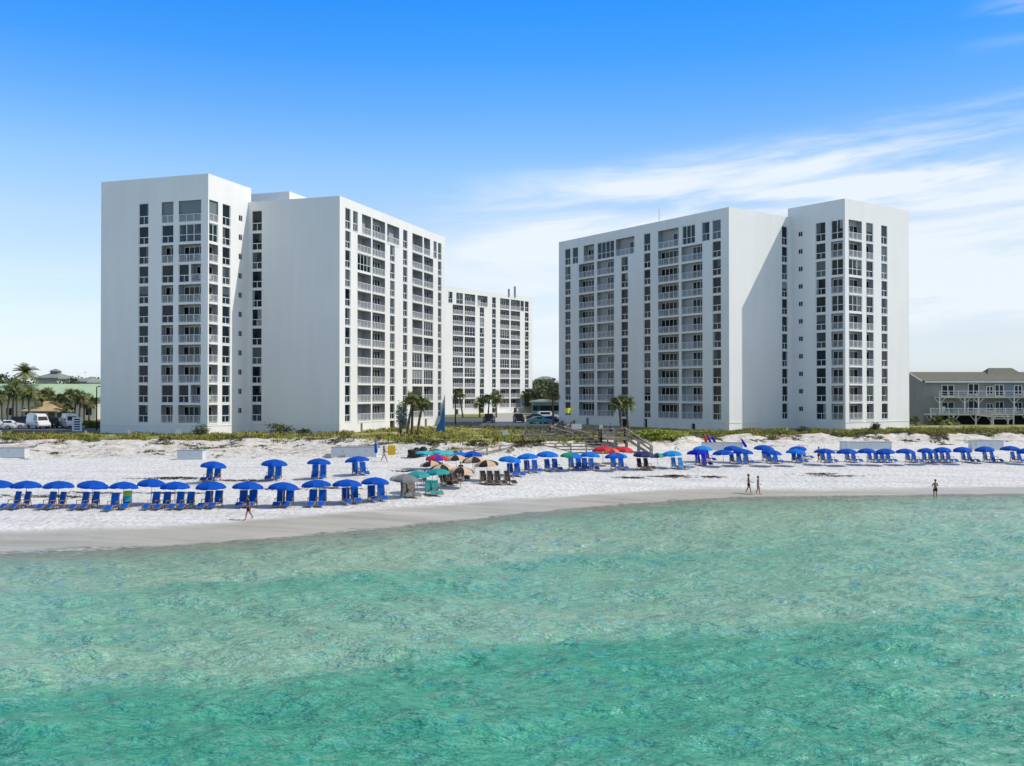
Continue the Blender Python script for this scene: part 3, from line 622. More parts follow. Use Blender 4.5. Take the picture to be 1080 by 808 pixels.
def left_building():
    u=(.9505,-.3108); v=(.3108,.9505); C1=(-43.46,140.8); C2=(-25.48,145.6); B=ZG-.6
    b=Building('tall white apartment tower with angled wing, beside the pale green roofed resort and parked vans',(-35,150))
    ZT,ZS=40.84,38.6; L1=18.64
    p0=off(C1,u,-L1)
    H=[]
    colw(H,p0,u,145.7,155.9); colb(H,p0,u,169.9,182.3,win=(9,7,5,1),dw=.9,scr=(10,))
    ta,tb=tof(p0,u,187.9),tof(p0,u,211.6)
    for r,za,zb in rows():
        if r in (7,1):
            tm=ta+(tb-ta)*.46; H.append((ta,tm,za,zb,WD,'window')); H.append((tm+.35,tb,za,zb,1.2,'balcony',dict(dw=.75)))
        elif r==9: H.append((ta,tb,za,zb,WD,'glazed'))
        else: H.append((ta,tb,za,zb,1.2,'balcony',dict(dw=.94 if r%2 else .9,screen=r==10)))
    b.facade(p0,u,L1,B,ZT,H)
    H=[]; ta,tb=.25,tof(C1,v,229.6)
    for r,za,zb in rows():
        H.append((ta,tb,za,zb,WD,'glazed') if r==9 else (ta,tb,za,zb,.9,'balcony',dict(dw=.85,side=-1,screen=r==10)))
    colw(H,C1,v,234.3,242.6)
    a,c=tof(C1,v,251.4),tof(C1,v,255.4)
    for r,za,zb in rows(): H.append((a,c,za+1.2,za+2.1,.15,'small'))
    b.facade(C1,v,10.9,B,ZT,H)
    q1=off(C1,v,10.9); q2=off(p0,v,10.9); b.plain(q1,q2,B,ZT); b.plain(q2,p0,B,ZT); b.cap([p0,C1,q1,q2],ZT)
    s0=off(C2,u,-17.6); H=[]; colw(H,s0,u,264.9+.4,275.7)
    b.facade(s0,u,17.6,B,ZS,H)
    H=[]; d=v
    colw(H,C2,d,363.9,369.5); colw(H,C2,d,372.1,377.3,10,10)
    colb(H,C2,d,376.9,391.2,0,9,glaz=(8,),side=-1,dw=.5,dep=1.5); colb(H,C2,d,381.5,391.2,10,10,side=-1,dw=.5)
    colb(H,C2,d,392.7,406,0,10,dw=.9,dep=.8,side=-1); colb(H,C2,d,408.1,420.9,10,10,dw=.5,side=-1)
    colw(H,C2,d,411.3,416.3,0,9); colw(H,C2,d,425,429.6)
    colb(H,C2,d,434.8,445.6,glaz=(2,3),dw=.5,side=-1,dep=1.5); colb(H,C2,d,446.9,456.8,0,9,glaz=(2,5),dw=.9,dep=.8,side=-1); colb(H,C2,d,446.9,453.5,10,10,dw=.6)
    colw(H,C2,d,457.1,460.5,10,10); colw(H,C2,d,461.8,465.5)
    for a,c in ((380.3,382.5),(448,450.3)): H.append((tof(C2,d,a),tof(C2,d,c),ZG-.2,4.75,.5,'dark'))
    for a,c in ((411.3,416.3),(425,429.6)): H.append((tof(C2,d,a),tof(C2,d,c),ZG-.1,4.85,.3,'dark'))
    b.facade(C2,d,41.6,B,ZS,H)
    e1=off(C2,v,41.6); e2=off(s0,v,41.6); b.plain(e1,e2,B,ZS); b.plain(e2,s0,B,ZS); b.cap([s0,C2,e1,e2],ZS)
    # stair penthouse
    pc=(-36.3,160.5); M=MB(); w=off(pc,u,-9); x=off(pc,v,9); y=off(w,v,9)
    for a,c in ((w,pc),(pc,x),(x,y),(y,w)): M.quad([b.L((a[0],a[1],37.8)),b.L((c[0],c[1],37.8)),b.L((c[0],c[1],42.3)),b.L((a[0],a[1],42.3))])
    M.quad([b.L((q[0],q[1],42.3)) for q in (w,pc,x,y)]); M.build('penthouse',['wall'],b.e)
    # thin plinth ledge round the base
    lg=MB()
    for a,c in ((p0,C1),(C1,off(C1,v,10.1)),(off(C2,u,-15.1),C2)):
        A=Vector((a[0],a[1],4.72));C=Vector((c[0],c[1],4.72)); lg.bar(b.L(A),b.L(C),.12,.10)
    lg.build('plinth_ledge',['wall'],b.e)
    b.done()
left_building()
def balcony_chair(p0,d,px,dep,r,label,rz=0.,table=False):
    t_=tof(p0,d,px); inn=(-d[1],d[0]); x=p0[0]+d[0]*t_+inn[0]*dep; y=p0[1]+d[1]*t_+inn[1]*dep
    c=thing('balcony_table' if table else 'balcony_chair',label,'table' if table else 'chair',(x,y,Z0+FL*r+.03),rz,'white chairs and tables on the balconies')
    if table:
        M=MB(); M.tube([(0,0,.7),(0,0,.74)],.42,12); M.build('tabletop',['trim'],c)
        for q in range(4): M=MB(); M.bar((.3*math.cos(q*1.57),.3*math.sin(q*1.57),0),(.25*math.cos(q*1.57),.25*math.sin(q*1.57),.7),.04); M.build('leg',['trim'],c)
    else:
        M=MB(); M.box(-.27,.27,-.27,.27,.40,.45); M.build('seat',['trim'],c)
        M=MB(); [M.box(-.27+k*.11,-.20+k*.11,.24,.29,.45,1.0) for k in range(5)]; M.box(-.27,.27,.235,.295,.95,1.05); M.build('backrest',['trim'],c)
        for a,b_ in ((-1,-1),(1,-1),(1,1),(-1,1)): M=MB(); M.box(a*.24-.03,a*.24+.03,b_*.24-.03,b_*.24+.03,0,.40); M.build('leg',['trim'],c)
_u=(.9505,-.3108); _p=off((-43.46,140.8),_u,-18.64); _v=(.3108,.9505)
FN=['ground','second','third','fourth','fifth','sixth','seventh','eighth','ninth','tenth','top']
for r in (0,1,2,4,5,6,7,8): balcony_chair(_p,_u,208.5,.6,r,f'white chair on the {FN[r]} level corner balcony of the left tower, sea side',.4)
for r in (0,3,5,6,8): balcony_chair(_p,_u,204,.5,r,f'white round table on the {FN[r]} level corner balcony of the left tower',0,True)
for r in (1,2,4,6,7): balcony_chair((-43.46,140.8),_v,226,.45,r,f'white chair on the {FN[r]} level sunlit side balcony of the left tower',1.2)

def right_building():
    a=(.799,.602); e=(.602,-.799); C3=(52.99,156.7); C4=(34.3,155.7); B=ZG-.6; ZT,ZS=40.4,38.85
    b=Building('tall white apartment tower with angled wing, beside the grey shingled beach house',(45,165))
    LE=11.0; p0=off(C3,e,-LE); H=[]
    s1,s2=tof(p0,e,842.2),tof(p0,e,846.9)
    for r,za,zb in rows(): H.append((s1,s2,za+1.25,za+2.1,.15,'small'))
    colw(H,p0,e,860.6,871)
    ta,tb=tof(p0,e,876.9),LE-.35
    for r,za,zb in rows():
        H.append((ta,tb,za,zb,WD,'glazed') if r in (10,8,6) else (ta,tb,za,zb,.45,'balcony',dict(dw=.8,side=-1)))
    b.facade(p0,e,LE,B,ZT,H)
    H=[]; LA=18.2
    colb(H,C3,a,895.6,909.6,0,10,glaz=(8,6),dw=.9,dep=.8); 
    colb(H,C3,a,914.1,921.5,0,9,win=(8,6,1),dw=.85,dep=.8); colw(H,C3,a,914.1,921.5,10,10)
    colw(H,C3,a,930,936.4)
    b.facade(C3,a,LA,B,ZT,H)
    q1=off(C3,a,LA); q2=off(q1,e,-LE); b.plain(q1,q2,B,ZT); b.plain(q2,p0,B,ZT); b.cap([p0,C3,q1,q2],ZT)
    # slab end wall
    H=[]; colw(H,C4,a,825.1,831.2); b.facade(C4,a,17.5,B,ZS,H)
    d=nrm((.5666,-.8241)); LS=44.4; s0=off(C4,d,-LS); H=[]
    colw(H,s0,d,595.8,601.7); colw(H,s0,d,603.8,609.7,10,10)
    colb(H,s0,d,610.6,626.8,0,9,dw=.97); colb(H,s0,d,615.7,626.8,10,10,dw=.8)
    colb(H,s0,d,629.8,647.8,0,10,glaz=(10,),dw=.5,side=1,dep=.7); colb(H,s0,d,649.6,669.1,10,10,dw=.4,side=1)
    colw(H,s0,d,655,662.3,0,9); colw(H,s0,d,679,686)
    colb(H,s0,d,694.2,715.9,0,9,dw=.97,dep=.8); colb(H,s0,d,694.2,715.9,10,10,dw=.4,side=1)
    colb(H,s0,d,718.9,741,0,9,dw=.55,side=1,dep=.7); colb(H,s0,d,719.6,733.2,10,10,glaz=(10,))
    colw(H,s0,d,740.3,748.6,10,10); colw(H,s0,d,751.4,760.5)
    for x,y,z in ((618,620.8,4.7),(728.8,733,4.4),(655,661,4.8),(679,682.5,4.9)): H.append((tof(s0,d,x),tof(s0,d,y),ZG-.2,z,.4,'dark'))
    b.facade(s0,d,LS,B,ZS,H)
    k1=off(C4,a,17.5); k2=off(k1,d,-LS); b.plain(k1,k2,B,ZS); b.plain(k2,s0,B,ZS); b.cap([s0,C4,k1,k2],ZS)
    M=MB(); 
    pc=off(off(C4,a,5),d,-8); w=off(pc,d,-8); x=off(pc,a,6); y=off(w,a,6)
    for p,c in ((w,pc),(pc,x),(x,y),(y,w)): M.quad([b.L((p[0],p[1],37.8)),b.L((c[0],c[1],37.8)),b.L((c[0],c[1],39.9)),b.L((p[0],p[1],39.9))])
    M.quad([b.L((q[0],q[1],39.9)) for q in (w,pc,x,y)]); M.build('penthouse',['wall'],b.e)
    lg=MB()
    for p,c in ((C3,q1),(off(C3,e,-10.4),C3),(C4,off(C4,a,15)),(off(C4,d,-6),C4)): lg.bar(b.L((p[0],p[1],4.72)),b.L((c[0],c[1],4.72)),.12,.10)
    lg.build('plinth_ledge',['wall'],b.e)
    an=MB(); an.bar(b.L((*off(C4,d,-16),38.8)),b.L((*off(C4,d,-16),41)),.07); an.build('antenna',['metal'],b.e)
    b.done()
right_building()

def far_building():
    d=(.596,.803); p0=(-18.9,268); B=ZG-.6; ZS=38.6; LS=tof(p0,d,561.4); n=(-.803,.596)
    b=Building('distant white apartment block across the car park, between the two front towers',(0,285))
    H=[]
    colw(H,p0,d,472.9,477.2,10,10); colw(H,p0,d,481.2,488.3,10,10); colb(H,p0,d,477.4,488.5,0,9,glaz=(4,),dw=.6)
    colb(H,p0,d,490,501.2,glaz=(7,5,3),dw=.6); colb(H,p0,d,503.5,514.2,10,10,dw=.4,side=1)
    colw(H,p0,d,506,510.6,0,9); colw(H,p0,d,519,523)
    colb(H,p0,d,527.5,537.3,glaz=(7,4),dw=.6); colb(H,p0,d,538.7,548.5,glaz=(4,),dw=.6)
    colw(H,p0,d,549,552.6,10,10); colw(H,p0,d,553.6,557.6)
    for x,y in ((481,483.5),(542,545)): H.append((tof(p0,d,x),tof(p0,d,y),ZG-.1,4.9,.4,'dark'))
    for x,y in ((506,510.6),(519,523)): H.append((tof(p0,d,x),tof(p0,d,y),ZG+.2,5.0,.4,'dark'))
    b.facade(p0,d,LS,B,ZS,H)
    k=off(p0,d,LS); k2=off(k,n,16); q=off(p0,n,16)
    b.plain(k,k2,B,ZS); b.plain(k2,q,B,ZS); b.plain(q,p0,B,ZS); b.cap([p0,k,k2,q],ZS)
    # taller wing behind
    M=MB(); c=off(off(p0,n,10),d,-4); w=[c,off(c,d,9),off(off(c,d,9),n,16),off(c,n,16)]
    for i in range(4):
        A,C=w[i],w[(i+1)%4]; M.quad([b.L((A[0],A[1],B)),b.L((C[0],C[1],B)),b.L((C[0],C[1],41.5)),b.L((A[0],A[1],41.5))])
    M.quad([b.L((x,y,41.5)) for x,y in w]); M.build('rear_wing',['wall'],b.e)
    an=MB(); pA=off(k,d,-9)
    for t,h in ((0,2.6),(3,1.6)): q_=off(pA,d,-t); an.box(q_[0]-b.o.x-.3,q_[0]-b.o.x+.3,q_[1]-b.o.y-.3,q_[1]-b.o.y+.3,ZS-.6-ZG,ZS+h-ZG)
    an.build('roof_vent',['metal'],b.e)
    b.done()
far_building()

# ------------------------------------------------------------------ beach furniture
def canopy_mesh(cols, rad=1.15, rise=.60, seed=0, pattern=None):
    """eight gored panels sagging between the ribs, with a short valance"""
    key=('cp',tuple(cols),rad,rise,pattern)
    if key in _cache: return _cache[key]
    M=MB(); n=8; sub=3; rings=6; H=2.12
    def pt(i,k):   # i along circumference (sub steps), k ring
        a=2*math.pi*i/(n*sub); fr=k/rings; mid=math.sin(math.pi*((i%sub)/sub))
        r=rad*math.sin(fr*math.pi/2*.98)/math.sin(math.pi/2*.98)*(1-.075*mid*fr)
        z=H-rise*(.35*fr+.65*(1-math.cos(fr*math.pi/2)))-.05*mid*fr
        return (r*math.cos(a),r*math.sin(a),z)
    for i in range(n*sub):
        mi=(i//sub)%len(cols) if pattern is None else pattern[i//sub]
        for k in range(rings):
            a,b,c,d=pt(i,k),pt(i,k+1),pt((i+1)%(n*sub),k+1),pt((i+1)%(n*sub),k)
            M.quad([a,b,c,d] if k else [a,b,c],mi)
        b,c=pt(i,rings),pt((i+1)%(n*sub),rings)
        M.quad([b,(b[0]*1.01,b[1]*1.01,b[2]-.05),(c[0]*1.01,c[1]*1.01,c[2]-.05),c],mi)
    _cache[key]=M.mesh('canopy',list(cols)); return _cache[key]
def pole_mesh():
    if 'pole' in _cache: return _cache['pole']
    M=MB(); M.tube([(0,0,-.35),(0,0,1.0)],.028,8); M.tube([(0,0,1.0),(0,0,2.08)],.022,8); _cache['pole']=M.mesh('pole',['pole'],True); return _cache['pole']
def rib_mesh():
    if 'rib' in _cache: return _cache['rib']
    M=MB()
    for i in range(8):
        a=2*math.pi*i/8; M.tube([(0,0,1.6),(.55*math.cos(a),.55*math.sin(a),1.84)],.008,4)
    _cache['rib']=M.mesh('stretchers',['metal']); return _cache['rib']
def finial_mesh():
    if 'fin' in _cache: return _cache['fin']
    M=MB(); M.tube([(0,0,2.07),(0,0,2.16),(0,0,2.2)],[.03,.022,.004],8); _cache['fin']=M.mesh('finial',['pole'],True); return _cache['fin']
def umbrella(x,y,z,cols,label,group,rad=1.15,rise=.52,tilt=0,h=.93,pattern=None):
    u=thing('beach_umbrella',label,'beach umbrella',(x,y,z),random.uniform(0,.78),group)
    u.rotation_euler.x=tilt+random.uniform(-.05,.05); u.rotation_euler.y=random.uniform(-.09,.09); q_=random.uniform(.95,1.05); u.scale=(q_,q_,h*random.uniform(.97,1.03))
    link(pole_mesh(),'pole',u); c=link(canopy_mesh(cols,rad,rise,0,pattern),'canopy',u); link(rib_mesh(),'stretchers',c); link(finial_mesh(),'finial',c)
    return u
def make_chair(sling):
    M={}
    # hardwood frame: side rails, legs, cross bars
    f=MB()
    for sx in (-1,1):
        x=.29*sx
        f.bar((x,.30,.30),(x,-.62,.40),.045,.06); f.bar((x,.30,.30),(x,.52,1.2),.045,.05)
        f.bar((x,.16,.34),(x,.42,.0),.045,.05); f.bar((x,-.45,.38),(x,-.55,.0),.045,.05); f.bar((x,-.62,.40),(x,-.98,.16),.04,.045)
        f.bar((x,.44,.62),(x,.50,.05),.035)
    for y,z in ((.30,.27),(-.60,.36),(.52,1.2),(-.98,.14)): f.bar((-.29,y,z),(.29,y,z),.04)
    frame=f.mesh('frame',['wood'])
    def sling_m(pts,th=.03):
        g=MB()
        for (y0,z0),(y1,z1) in zip(pts[:-1],pts[1:]):
            d=Vector((0,y1-y0,z1-z0)).normalized(); nn=Vector((0,-d.z,d.y))*th
            a=[(-.26,y0,z0),(.26,y0,z0),(.26,y1,z1),(-.26,y1,z1)]; b=[(p[0],p[1]+nn.y,p[2]+nn.z) for p in a]
            g.quad(a); g.quad(b[::-1])
            for k in range(4): j=(k+1)%4; g.quad([a[k],b[k],b[j],a[j]])
        return g
    bk=sling_m([(.31,.33),(.35,.50),(.41,.75),(.53,1.22)]); bk.box(-.2,.2,.43,.49,1.02,1.16)
    st=sling_m([(.30,.31),(.05,.27),(-.3,.33),(-.62,.42)]); lr=sling_m([(-.62,.42),(-.98,.18)])
    ar=MB(); ar.box(-.35,-.27,-.18,.46,.60,.635); ar.bar((-.31,-.14,.60),(-.31,-.18,.36),.035)
    al=MB(); al.box(.27,.35,-.18,.46,.60,.635); al.bar((.31,-.14,.60),(.31,-.18,.36),.035)
    return dict(frame=frame,backrest=bk.mesh('backrest',[sling]),seat=st.mesh('seat',[sling]),leg_rest=lr.mesh('leg_rest',[sling]),armrest=(ar.mesh('armrest',['wood']),al.mesh('armrest',['wood'])))
CHR={}
def chair(x,y,z,face,sling,label,group,s=1.0):
    if sling not in CHR: CHR[sling]=make_chair(sling)
    c=thing('beach_chair',label,'beach chair',(x,y,z),face,group); m=CHR[sling]; c.scale=(s,s,s)
    for k in ('frame','backrest','seat','leg_rest'): link(m[k],k,c)
    for a in m['armrest']: link(a,'armrest',c)
    return c
GU='beach umbrellas set out along the sand'; GC='beach chairs set out along the sand'
def uset(lst,label_fn,cols,h=2.02,**k):
    for i,(px,yt) in enumerate(lst):
        x,y,z=PT(px,yt,h); umbrella(x,y,z,cols,label_fn(i),GU,**k)
def cset(pairs,sling,label_fn,face,ybot):
    for i,pr in enumerate(pairs):
        for j,px in enumerate(pr):
            py=ybot(px) if callable(ybot) else ybot
            x,y,z=P(px,py-1.5); chair(x,y,z,math.radians(face(px))+random.uniform(-.08,.08),sling,label_fn(i,j,len(pr)),GC)
FL_=[(-1,505.8),(28.2,506.3),(62.2,506),(96.9,505.8),(130,506.6),(159.3,504.6),(184.8,506.2),(223.1,507),(260.7,507),(297.7,507.3),(334.5,504.7),(365.7,504.7),(395.4,502.8)]
uset(FL_,lambda i: f'royal blue beach umbrella, {ORD[i]} from the left in the front row of the left group',['blue'])
BL=[(223.8,486),(289.2,484.5),(336,483),(378,480)]
uset(BL,lambda i: f'royal blue beach umbrella, {ORD[i]} from the left in the back row of the left group',['blue'])
def cl(row,base=0):
    def f(i,j,n): 
        w={2:['left','right'],1:['only'],3:['left','middle','right'],4:['first','second','third','fourth'],5:ORD}[n][j]
        return f'{w} blue beach chair of the {ORD[i+base]} set from the left in the {row}'
    return f
facel=lambda px: np.interp(px,[0,180,240,330,380,420],[-24,-18,-4,4,24,28])
cset([(13.5,24),(51,61.3),(85.8,97)],'bluef',cl('left front row'),facel,538)
x,y,z=P(118.9,538); chair(x,y,z,math.radians(-2),'bluef','single blue beach chair beside the chair draped with a lime towel',GC)
x,y,z=P(133.3,536); c=chair(x,y,z,math.radians(10),'bluef','beach chair draped with a lime and turquoise towel in the left front row',GC)
tw=MB(); tw.box(-.28,.28,-.05,.0,0,.42,0); tw.box(-.28,.28,-.05,.0,.42,.82,1); tw.box(-.28,.28,.0,.16,.80,.84,1)
t=tw.build('beach_towel',['turq','lime'],None,loc=(x,y,z)); t.location=(x-.03,y+.32,z+.45); t.rotation_euler=(math.radians(-11),0,math.radians(10)); tag(t,'lime and turquoise towel hung over a beach chair back','towel')
cset([(161.2,172.7),(187.2,197.8)],'bluef',cl('left front row',4),facel,538)
cset([(217.6,228.3),(255.5,265.9),(294.7,304.5),(329.3,339.7),(365.4,375),(393.1,403.1)],'bluef',cl('left front row',6),facel,lambda px: np.interp(px,[217,340,370,403],[537,535,532,529]))
cset([(218.9,227.5),(284.8,293),(332.3,340.6),(375.8,383.8)],'bluef',cl('left back row'),facel,lambda px: np.interp(px,[217,340,380],[509,506,502]))
# middle group
def U1(px,yt,cols,label,**k):
    x,y,z=PT(px,yt,2.02*k.get('h',.93)/.93); return umbrella(x,y,z,cols,label,GU,**k)
STR=['beige','blackc']
U1(425.2,499.5,['greyc','lgrey'],'grey and pale grey beach umbrella over two grey chairs',pattern=(0,0,1,1,1,0,0,0))
U1(440.7,495.8,['teal'],'teal beach umbrella behind the grey one, left of its lighter twin')
U1(462,492.9,['teal','green'],'bright teal beach umbrella over the teal chairs and the lime shirt',pattern=(0,0,0,0,0,0,0,0))
for px,yt,l in ((456.5,484.5,'beige and black beach umbrella, leftmost of the patterned ones, behind the teal pair'),(467,488.8,'beige and black beach umbrella just behind the bright teal umbrella'),(485.5,491.5,'beige and black beach umbrella, lowest and largest of the patterned ones'),(482,478.8,'beige and black beach umbrella beside the red and purple one'),(501.3,480.8,'beige and black beach umbrella by the foot of the boardwalk rail'),(514.7,485.2,'beige and black beach umbrella, rightmost of the patterned ones, above four black chairs')):
    U1(px,yt,STR,l)
U1(461,478.5,['red','purple'],'red and purple striped beach umbrella behind the patterned ones')
U1(449.5,474.5,['turq'],'turquoise beach umbrella standing beyond the red and purple one',rad=1.25,rise=.3)
U1(466,474.8,['turq'],'second turquoise beach umbrella beside its twin near the boardwalk rail',rad=1.25,rise=.3)
U1(486,475.6,['blue2'],'bright blue beach umbrella half hidden behind the sloping boardwalk rail')
U1(499,476.2,['blue'],'blue and lime edged beach umbrella behind the sloping boardwalk rail',rad=1.0)
for px,l in ((428.4,'left grey beach chair under the grey umbrella'),(436.2,'right grey beach chair under the grey umbrella')):
    x,y,z=P(px,524); chair(x,y,z,math.radians(28),'greyc',l,GC)
for px,l in ((453.8,'left teal beach chair in front of the teal umbrellas'),(460.5,'right teal beach chair in front of the teal umbrellas')):
    x,y,z=P(px,522); chair(x,y,z,math.radians(25),'teal',l,GC)
for k,(px,py) in enumerate(((470,512),(476,511),(481,509),(488,506))):
    x,y,z=P(px,py); chair(x,y,z,math.radians(30),'blackc',f'black beach chair in the shade of the patterned umbrellas, {ORD[k]} from the left',GC)
for k,px in enumerate((511.7,519.1,526.9,537.3)):
    x,y,z=P(px,510.5); chair(x,y,z,math.radians(32),'blackc',f'{ORD[k]} of the four black beach chairs in a row on open sand',GC)
UM=[(536.2,480.3),(557,477.9),(577,475.8)]
uset(UM,lambda i: f'blue beach umbrella, {ORD[i]} from the left in front of the boardwalk',['blue2'])
U1(601.3,476.6,['blue2','green'],'blue beach umbrella with green panels in front of the boardwalk',pattern=(0,0,0,0,1,1,0,0))
U1(621.7,476.6,['blue2'],'bright blue beach umbrella between the green panelled one and the red ones')
U1(649.9,477.2,['blue2','blue'],'blue beach umbrella in front of the two red umbrellas')
U1(636.3,470.4,['red','white'],'red beach umbrella with a white striped panel below the lookout deck',pattern=(0,0,0,0,0,0,0,0))
U1(656.3,470.4,['red'],'plain red beach umbrella below the lookout deck stairs')
U1(646,472.4,['orange','red'],'orange beach umbrella showing between the two red ones',rad=.9)
U1(678.9,475.8,['navy'],'dark navy beach umbrella over two black chairs')
U1(693.7,477.5,['green','navy'],'small dark green beach umbrella beside the dark navy one',rad=.8,h=.84)
U1(708.9,474.8,['sky'],'sky blue beach umbrella over two sky blue chairs')
fm=lambda px:25
def cm(pre):
    def f(i,j,n): return f"{['left','right','third','fourth'][j] if n<3 else ORD[j]} blue beach chair of the {ORD[i]} set in front of {pre}"
    return f
cset([(539.7,547.4)],'bluef',lambda i,j,n:f"{['left','right'][j]} blue beach chair beside the row of four black chairs",fm,503.5)
cset([(557.8,565.7),(579.2,587)],'bluef',cm('the boardwalk'),fm,lambda px: np.interp(px,[557,590],[500,497.8]))
cset([(604.3,612,618.2,625.4)],'bluef',lambda i,j,n:f'{ORD[j]} of four blue beach chairs below the green panelled umbrella',fm,497)
cset([(648.7,656.8)],'bluef',lambda i,j,n:f"{['left','right'][j]} blue beach chair under the umbrella before the red ones",fm,496.8)
for px,l in ((676.9,'left black beach chair under the dark navy umbrella'),(684,'right black beach chair under the dark navy umbrella')):
    x,y,z=P(px,495.5); chair(x,y,z,math.radians(36),'blackc',l,GC)
for px,l in ((713,'left sky blue beach chair beside the sky blue umbrella'),(720.4,'right sky blue beach chair beside the sky blue umbrella')):
    x,y,z=P(px,494.5); chair(x,y,z,math.radians(34),'sky',l,GC)
# right groups
U1(735.7,473.8,['bluev'],'violet blue beach umbrella, darkest of the right hand umbrellas')
U1(741,469.3,['sky','blue2'],'bright blue beach umbrella behind the violet blue one',pattern=(0,0,0,0,0,0,0,0))
for i,(px,yt) in enumerate(((763.2,473.6),(772.4,469.7),(783.2,473))): U1(px,yt,['blue'],f'blue beach umbrella, {ORD[i]} from the left in the cluster of three behind the strolling couple')
for i,(px,yt) in enumerate(((804.8,469.3),(812.5,473.2))): U1(px,yt,['blue'],f'blue beach umbrella, {["rear","front"][i]} one of the overlapping pair just right of the strolling couple')
for i,(px,yt) in enumerate(((842,469.3),(838.2,473))): U1(px,yt,['blue' if i==0 else 'blue2'],f'blue beach umbrella, {["rear","front"][i]} one of the overlapping pair left of the corner balconies')
RR=[(869.2,472.2),(893,472.9),(914.1,472),(933.6,472.5),(954.3,472.2),(976,471.9),(993.6,471.1),(1014.6,471.4),(1038.5,470.3),(1064.9,470.1),(1084,471.5)]
uset(RR,lambda i: f'royal blue beach umbrella, {ORD[i]} from the left in the long right hand row',['blue'])
cset([(737.9,744.6)],'bluev',lambda i,j,n:f"{['left','right'][j]} violet blue beach chair under the violet blue umbrella",fm,492)
x,y,z=P(748,486); chair(x,y,z,math.radians(30),'bluev','violet blue beach chair standing behind the violet blue pair',GC)
cset([(774.3,781.4,788.9)],'bluef',lambda i,j,n:f'{ORD[j]} of three blue beach chairs under the cluster of three umbrellas',fm,490.5)
cset([(813.2,820)],'bluef',lambda i,j,n:f"{['left','right'][j]} blue beach chair under the front umbrella of the pair beside the couple",fm,490)
x,y,z=P(808.6,486); chair(x,y,z,math.radians(34),'bluef','blue beach chair set back behind the pair of chairs beside the couple',GC)
cset([(839.7,845.3)],'bluef',lambda i,j,n:f"{['left','right'][j]} blue beach chair under the pair of umbrellas below the corner balconies",fm,489.5)
x,y,z=P(850.4,484); chair(x,y,z,math.radians(34),'bluef','blue beach chair set back right of the pair below the corner balconies',GC)
RC=[(870,876.8),(896,902.6),(920,926.4),(932.8,939),(960,966.3),(977.5,984),(990.6,996.7),(1002.8,),(1019,1025.2),(1041.8,1049.6),(1071.5,1078)]
def rc(i,j,n): 
    w='single' if n==1 else ['left','right'][j]
    return f'{w} blue beach chair of the {ORD[i]} set along the long right hand row'
cset(RC,'bluef',rc,fm,489)

# ------------------------------------------------------------------ storage boxes, bins
def box_unit(pa,pb,py,h,label,dep=1.3,frame=False):
    xa,ya,za=P(pa,py); xb,yb,zb=P(pb,py); yb=ya; xb=XP(pb,ya); w=xb-xa
    t=thing('storage_box',label,'storage box',((xa+xb)/2,ya,za-.05),0,'pale storage boxes at the foot of the dunes')
    M=MB(); M.box(-w/2,w/2,0,dep,0,h); M.build('body',['box'],t)
    M=MB(); M.box(-w/2-.06,w/2+.06,-.06,dep+.06,h,h+.07); M.build('lid',['boxlid'],t)
    M=MB()
    for x in (-w/2,w/2): M.box(x-.04,x+.04,-.03,-.001,0,h-.002)
    M.box(-w/2,w/2,-.035,-.004,.0,.07); M.build('corner_trim',['trim'],t)
    M=MB(); M.box(-.12,.12,-.07,-.035,h*.62,h*.62+.05); M.build('handle',['metal'],t)
    return t
box_unit(-8,26,483.3,1.05,'long pale storage box at the far left of the beach, under the parked vans')
box_unit(187,213.5,485,1.05,'pale storage box between the back row and the left tower bush')
box_unit(349.5,374,482,1.2,'pale storage box left of its wire framed neighbour',dep=1.5)
box_unit(374.8,397,482,1.15,'pale storage box with a rail frame beside the person with the yellow board')
box_unit(742,783,474.6,.95,'long pale storage box behind the cluster of three umbrellas')
box_unit(889,894.5,476,1.25,'narrow grey green storage box joined to a paler long box')
box_unit(895,940,474,.95,'long pale storage box below the right tower ledge')
box_unit(1026,1031.5,475,1.25,'narrow storage box with folded blue canvas under the beach house stairs')
box_unit(1032,1058,474.6,1.25,'pale storage box under the beach house stairs')
def bin_(px,py,label,r=.48,h=1.05):
    x,y,z=P(px,py); t=thing('beach_cart',label,'beach cart',(x,y,z),0,'black wheeled bins near the boardwalk')
    M=MB(); M.tube([(0,0,.12),(0,0,.7),(0,0,.95),(0,0,h)],[r*.8,r,r*.95,r*.45],12); M.build('body',['blackc'],t,True)
    for sx in (-1,1):
        M=MB(); M.tube([(sx*r*.85,0,.17),(sx*(r*.85+.12),0,.17)],.17,10); M.build('wheel',['black'],t)
    M=MB(); M.tube([(0,-r*.9,.75),(0,-r-.25,.9)],.02,6); M.build('handle',['metal'],t)
bin_(435.5,483,'squat black wheeled bin left of the middle one',.62,.95); bin_(439.5,482.5,'tall black wheeled bin with a round top, middle of three',.42,1.15); bin_(446.5,482,'black wheeled bin closest to the turquoise umbrellas',.45,1.15)
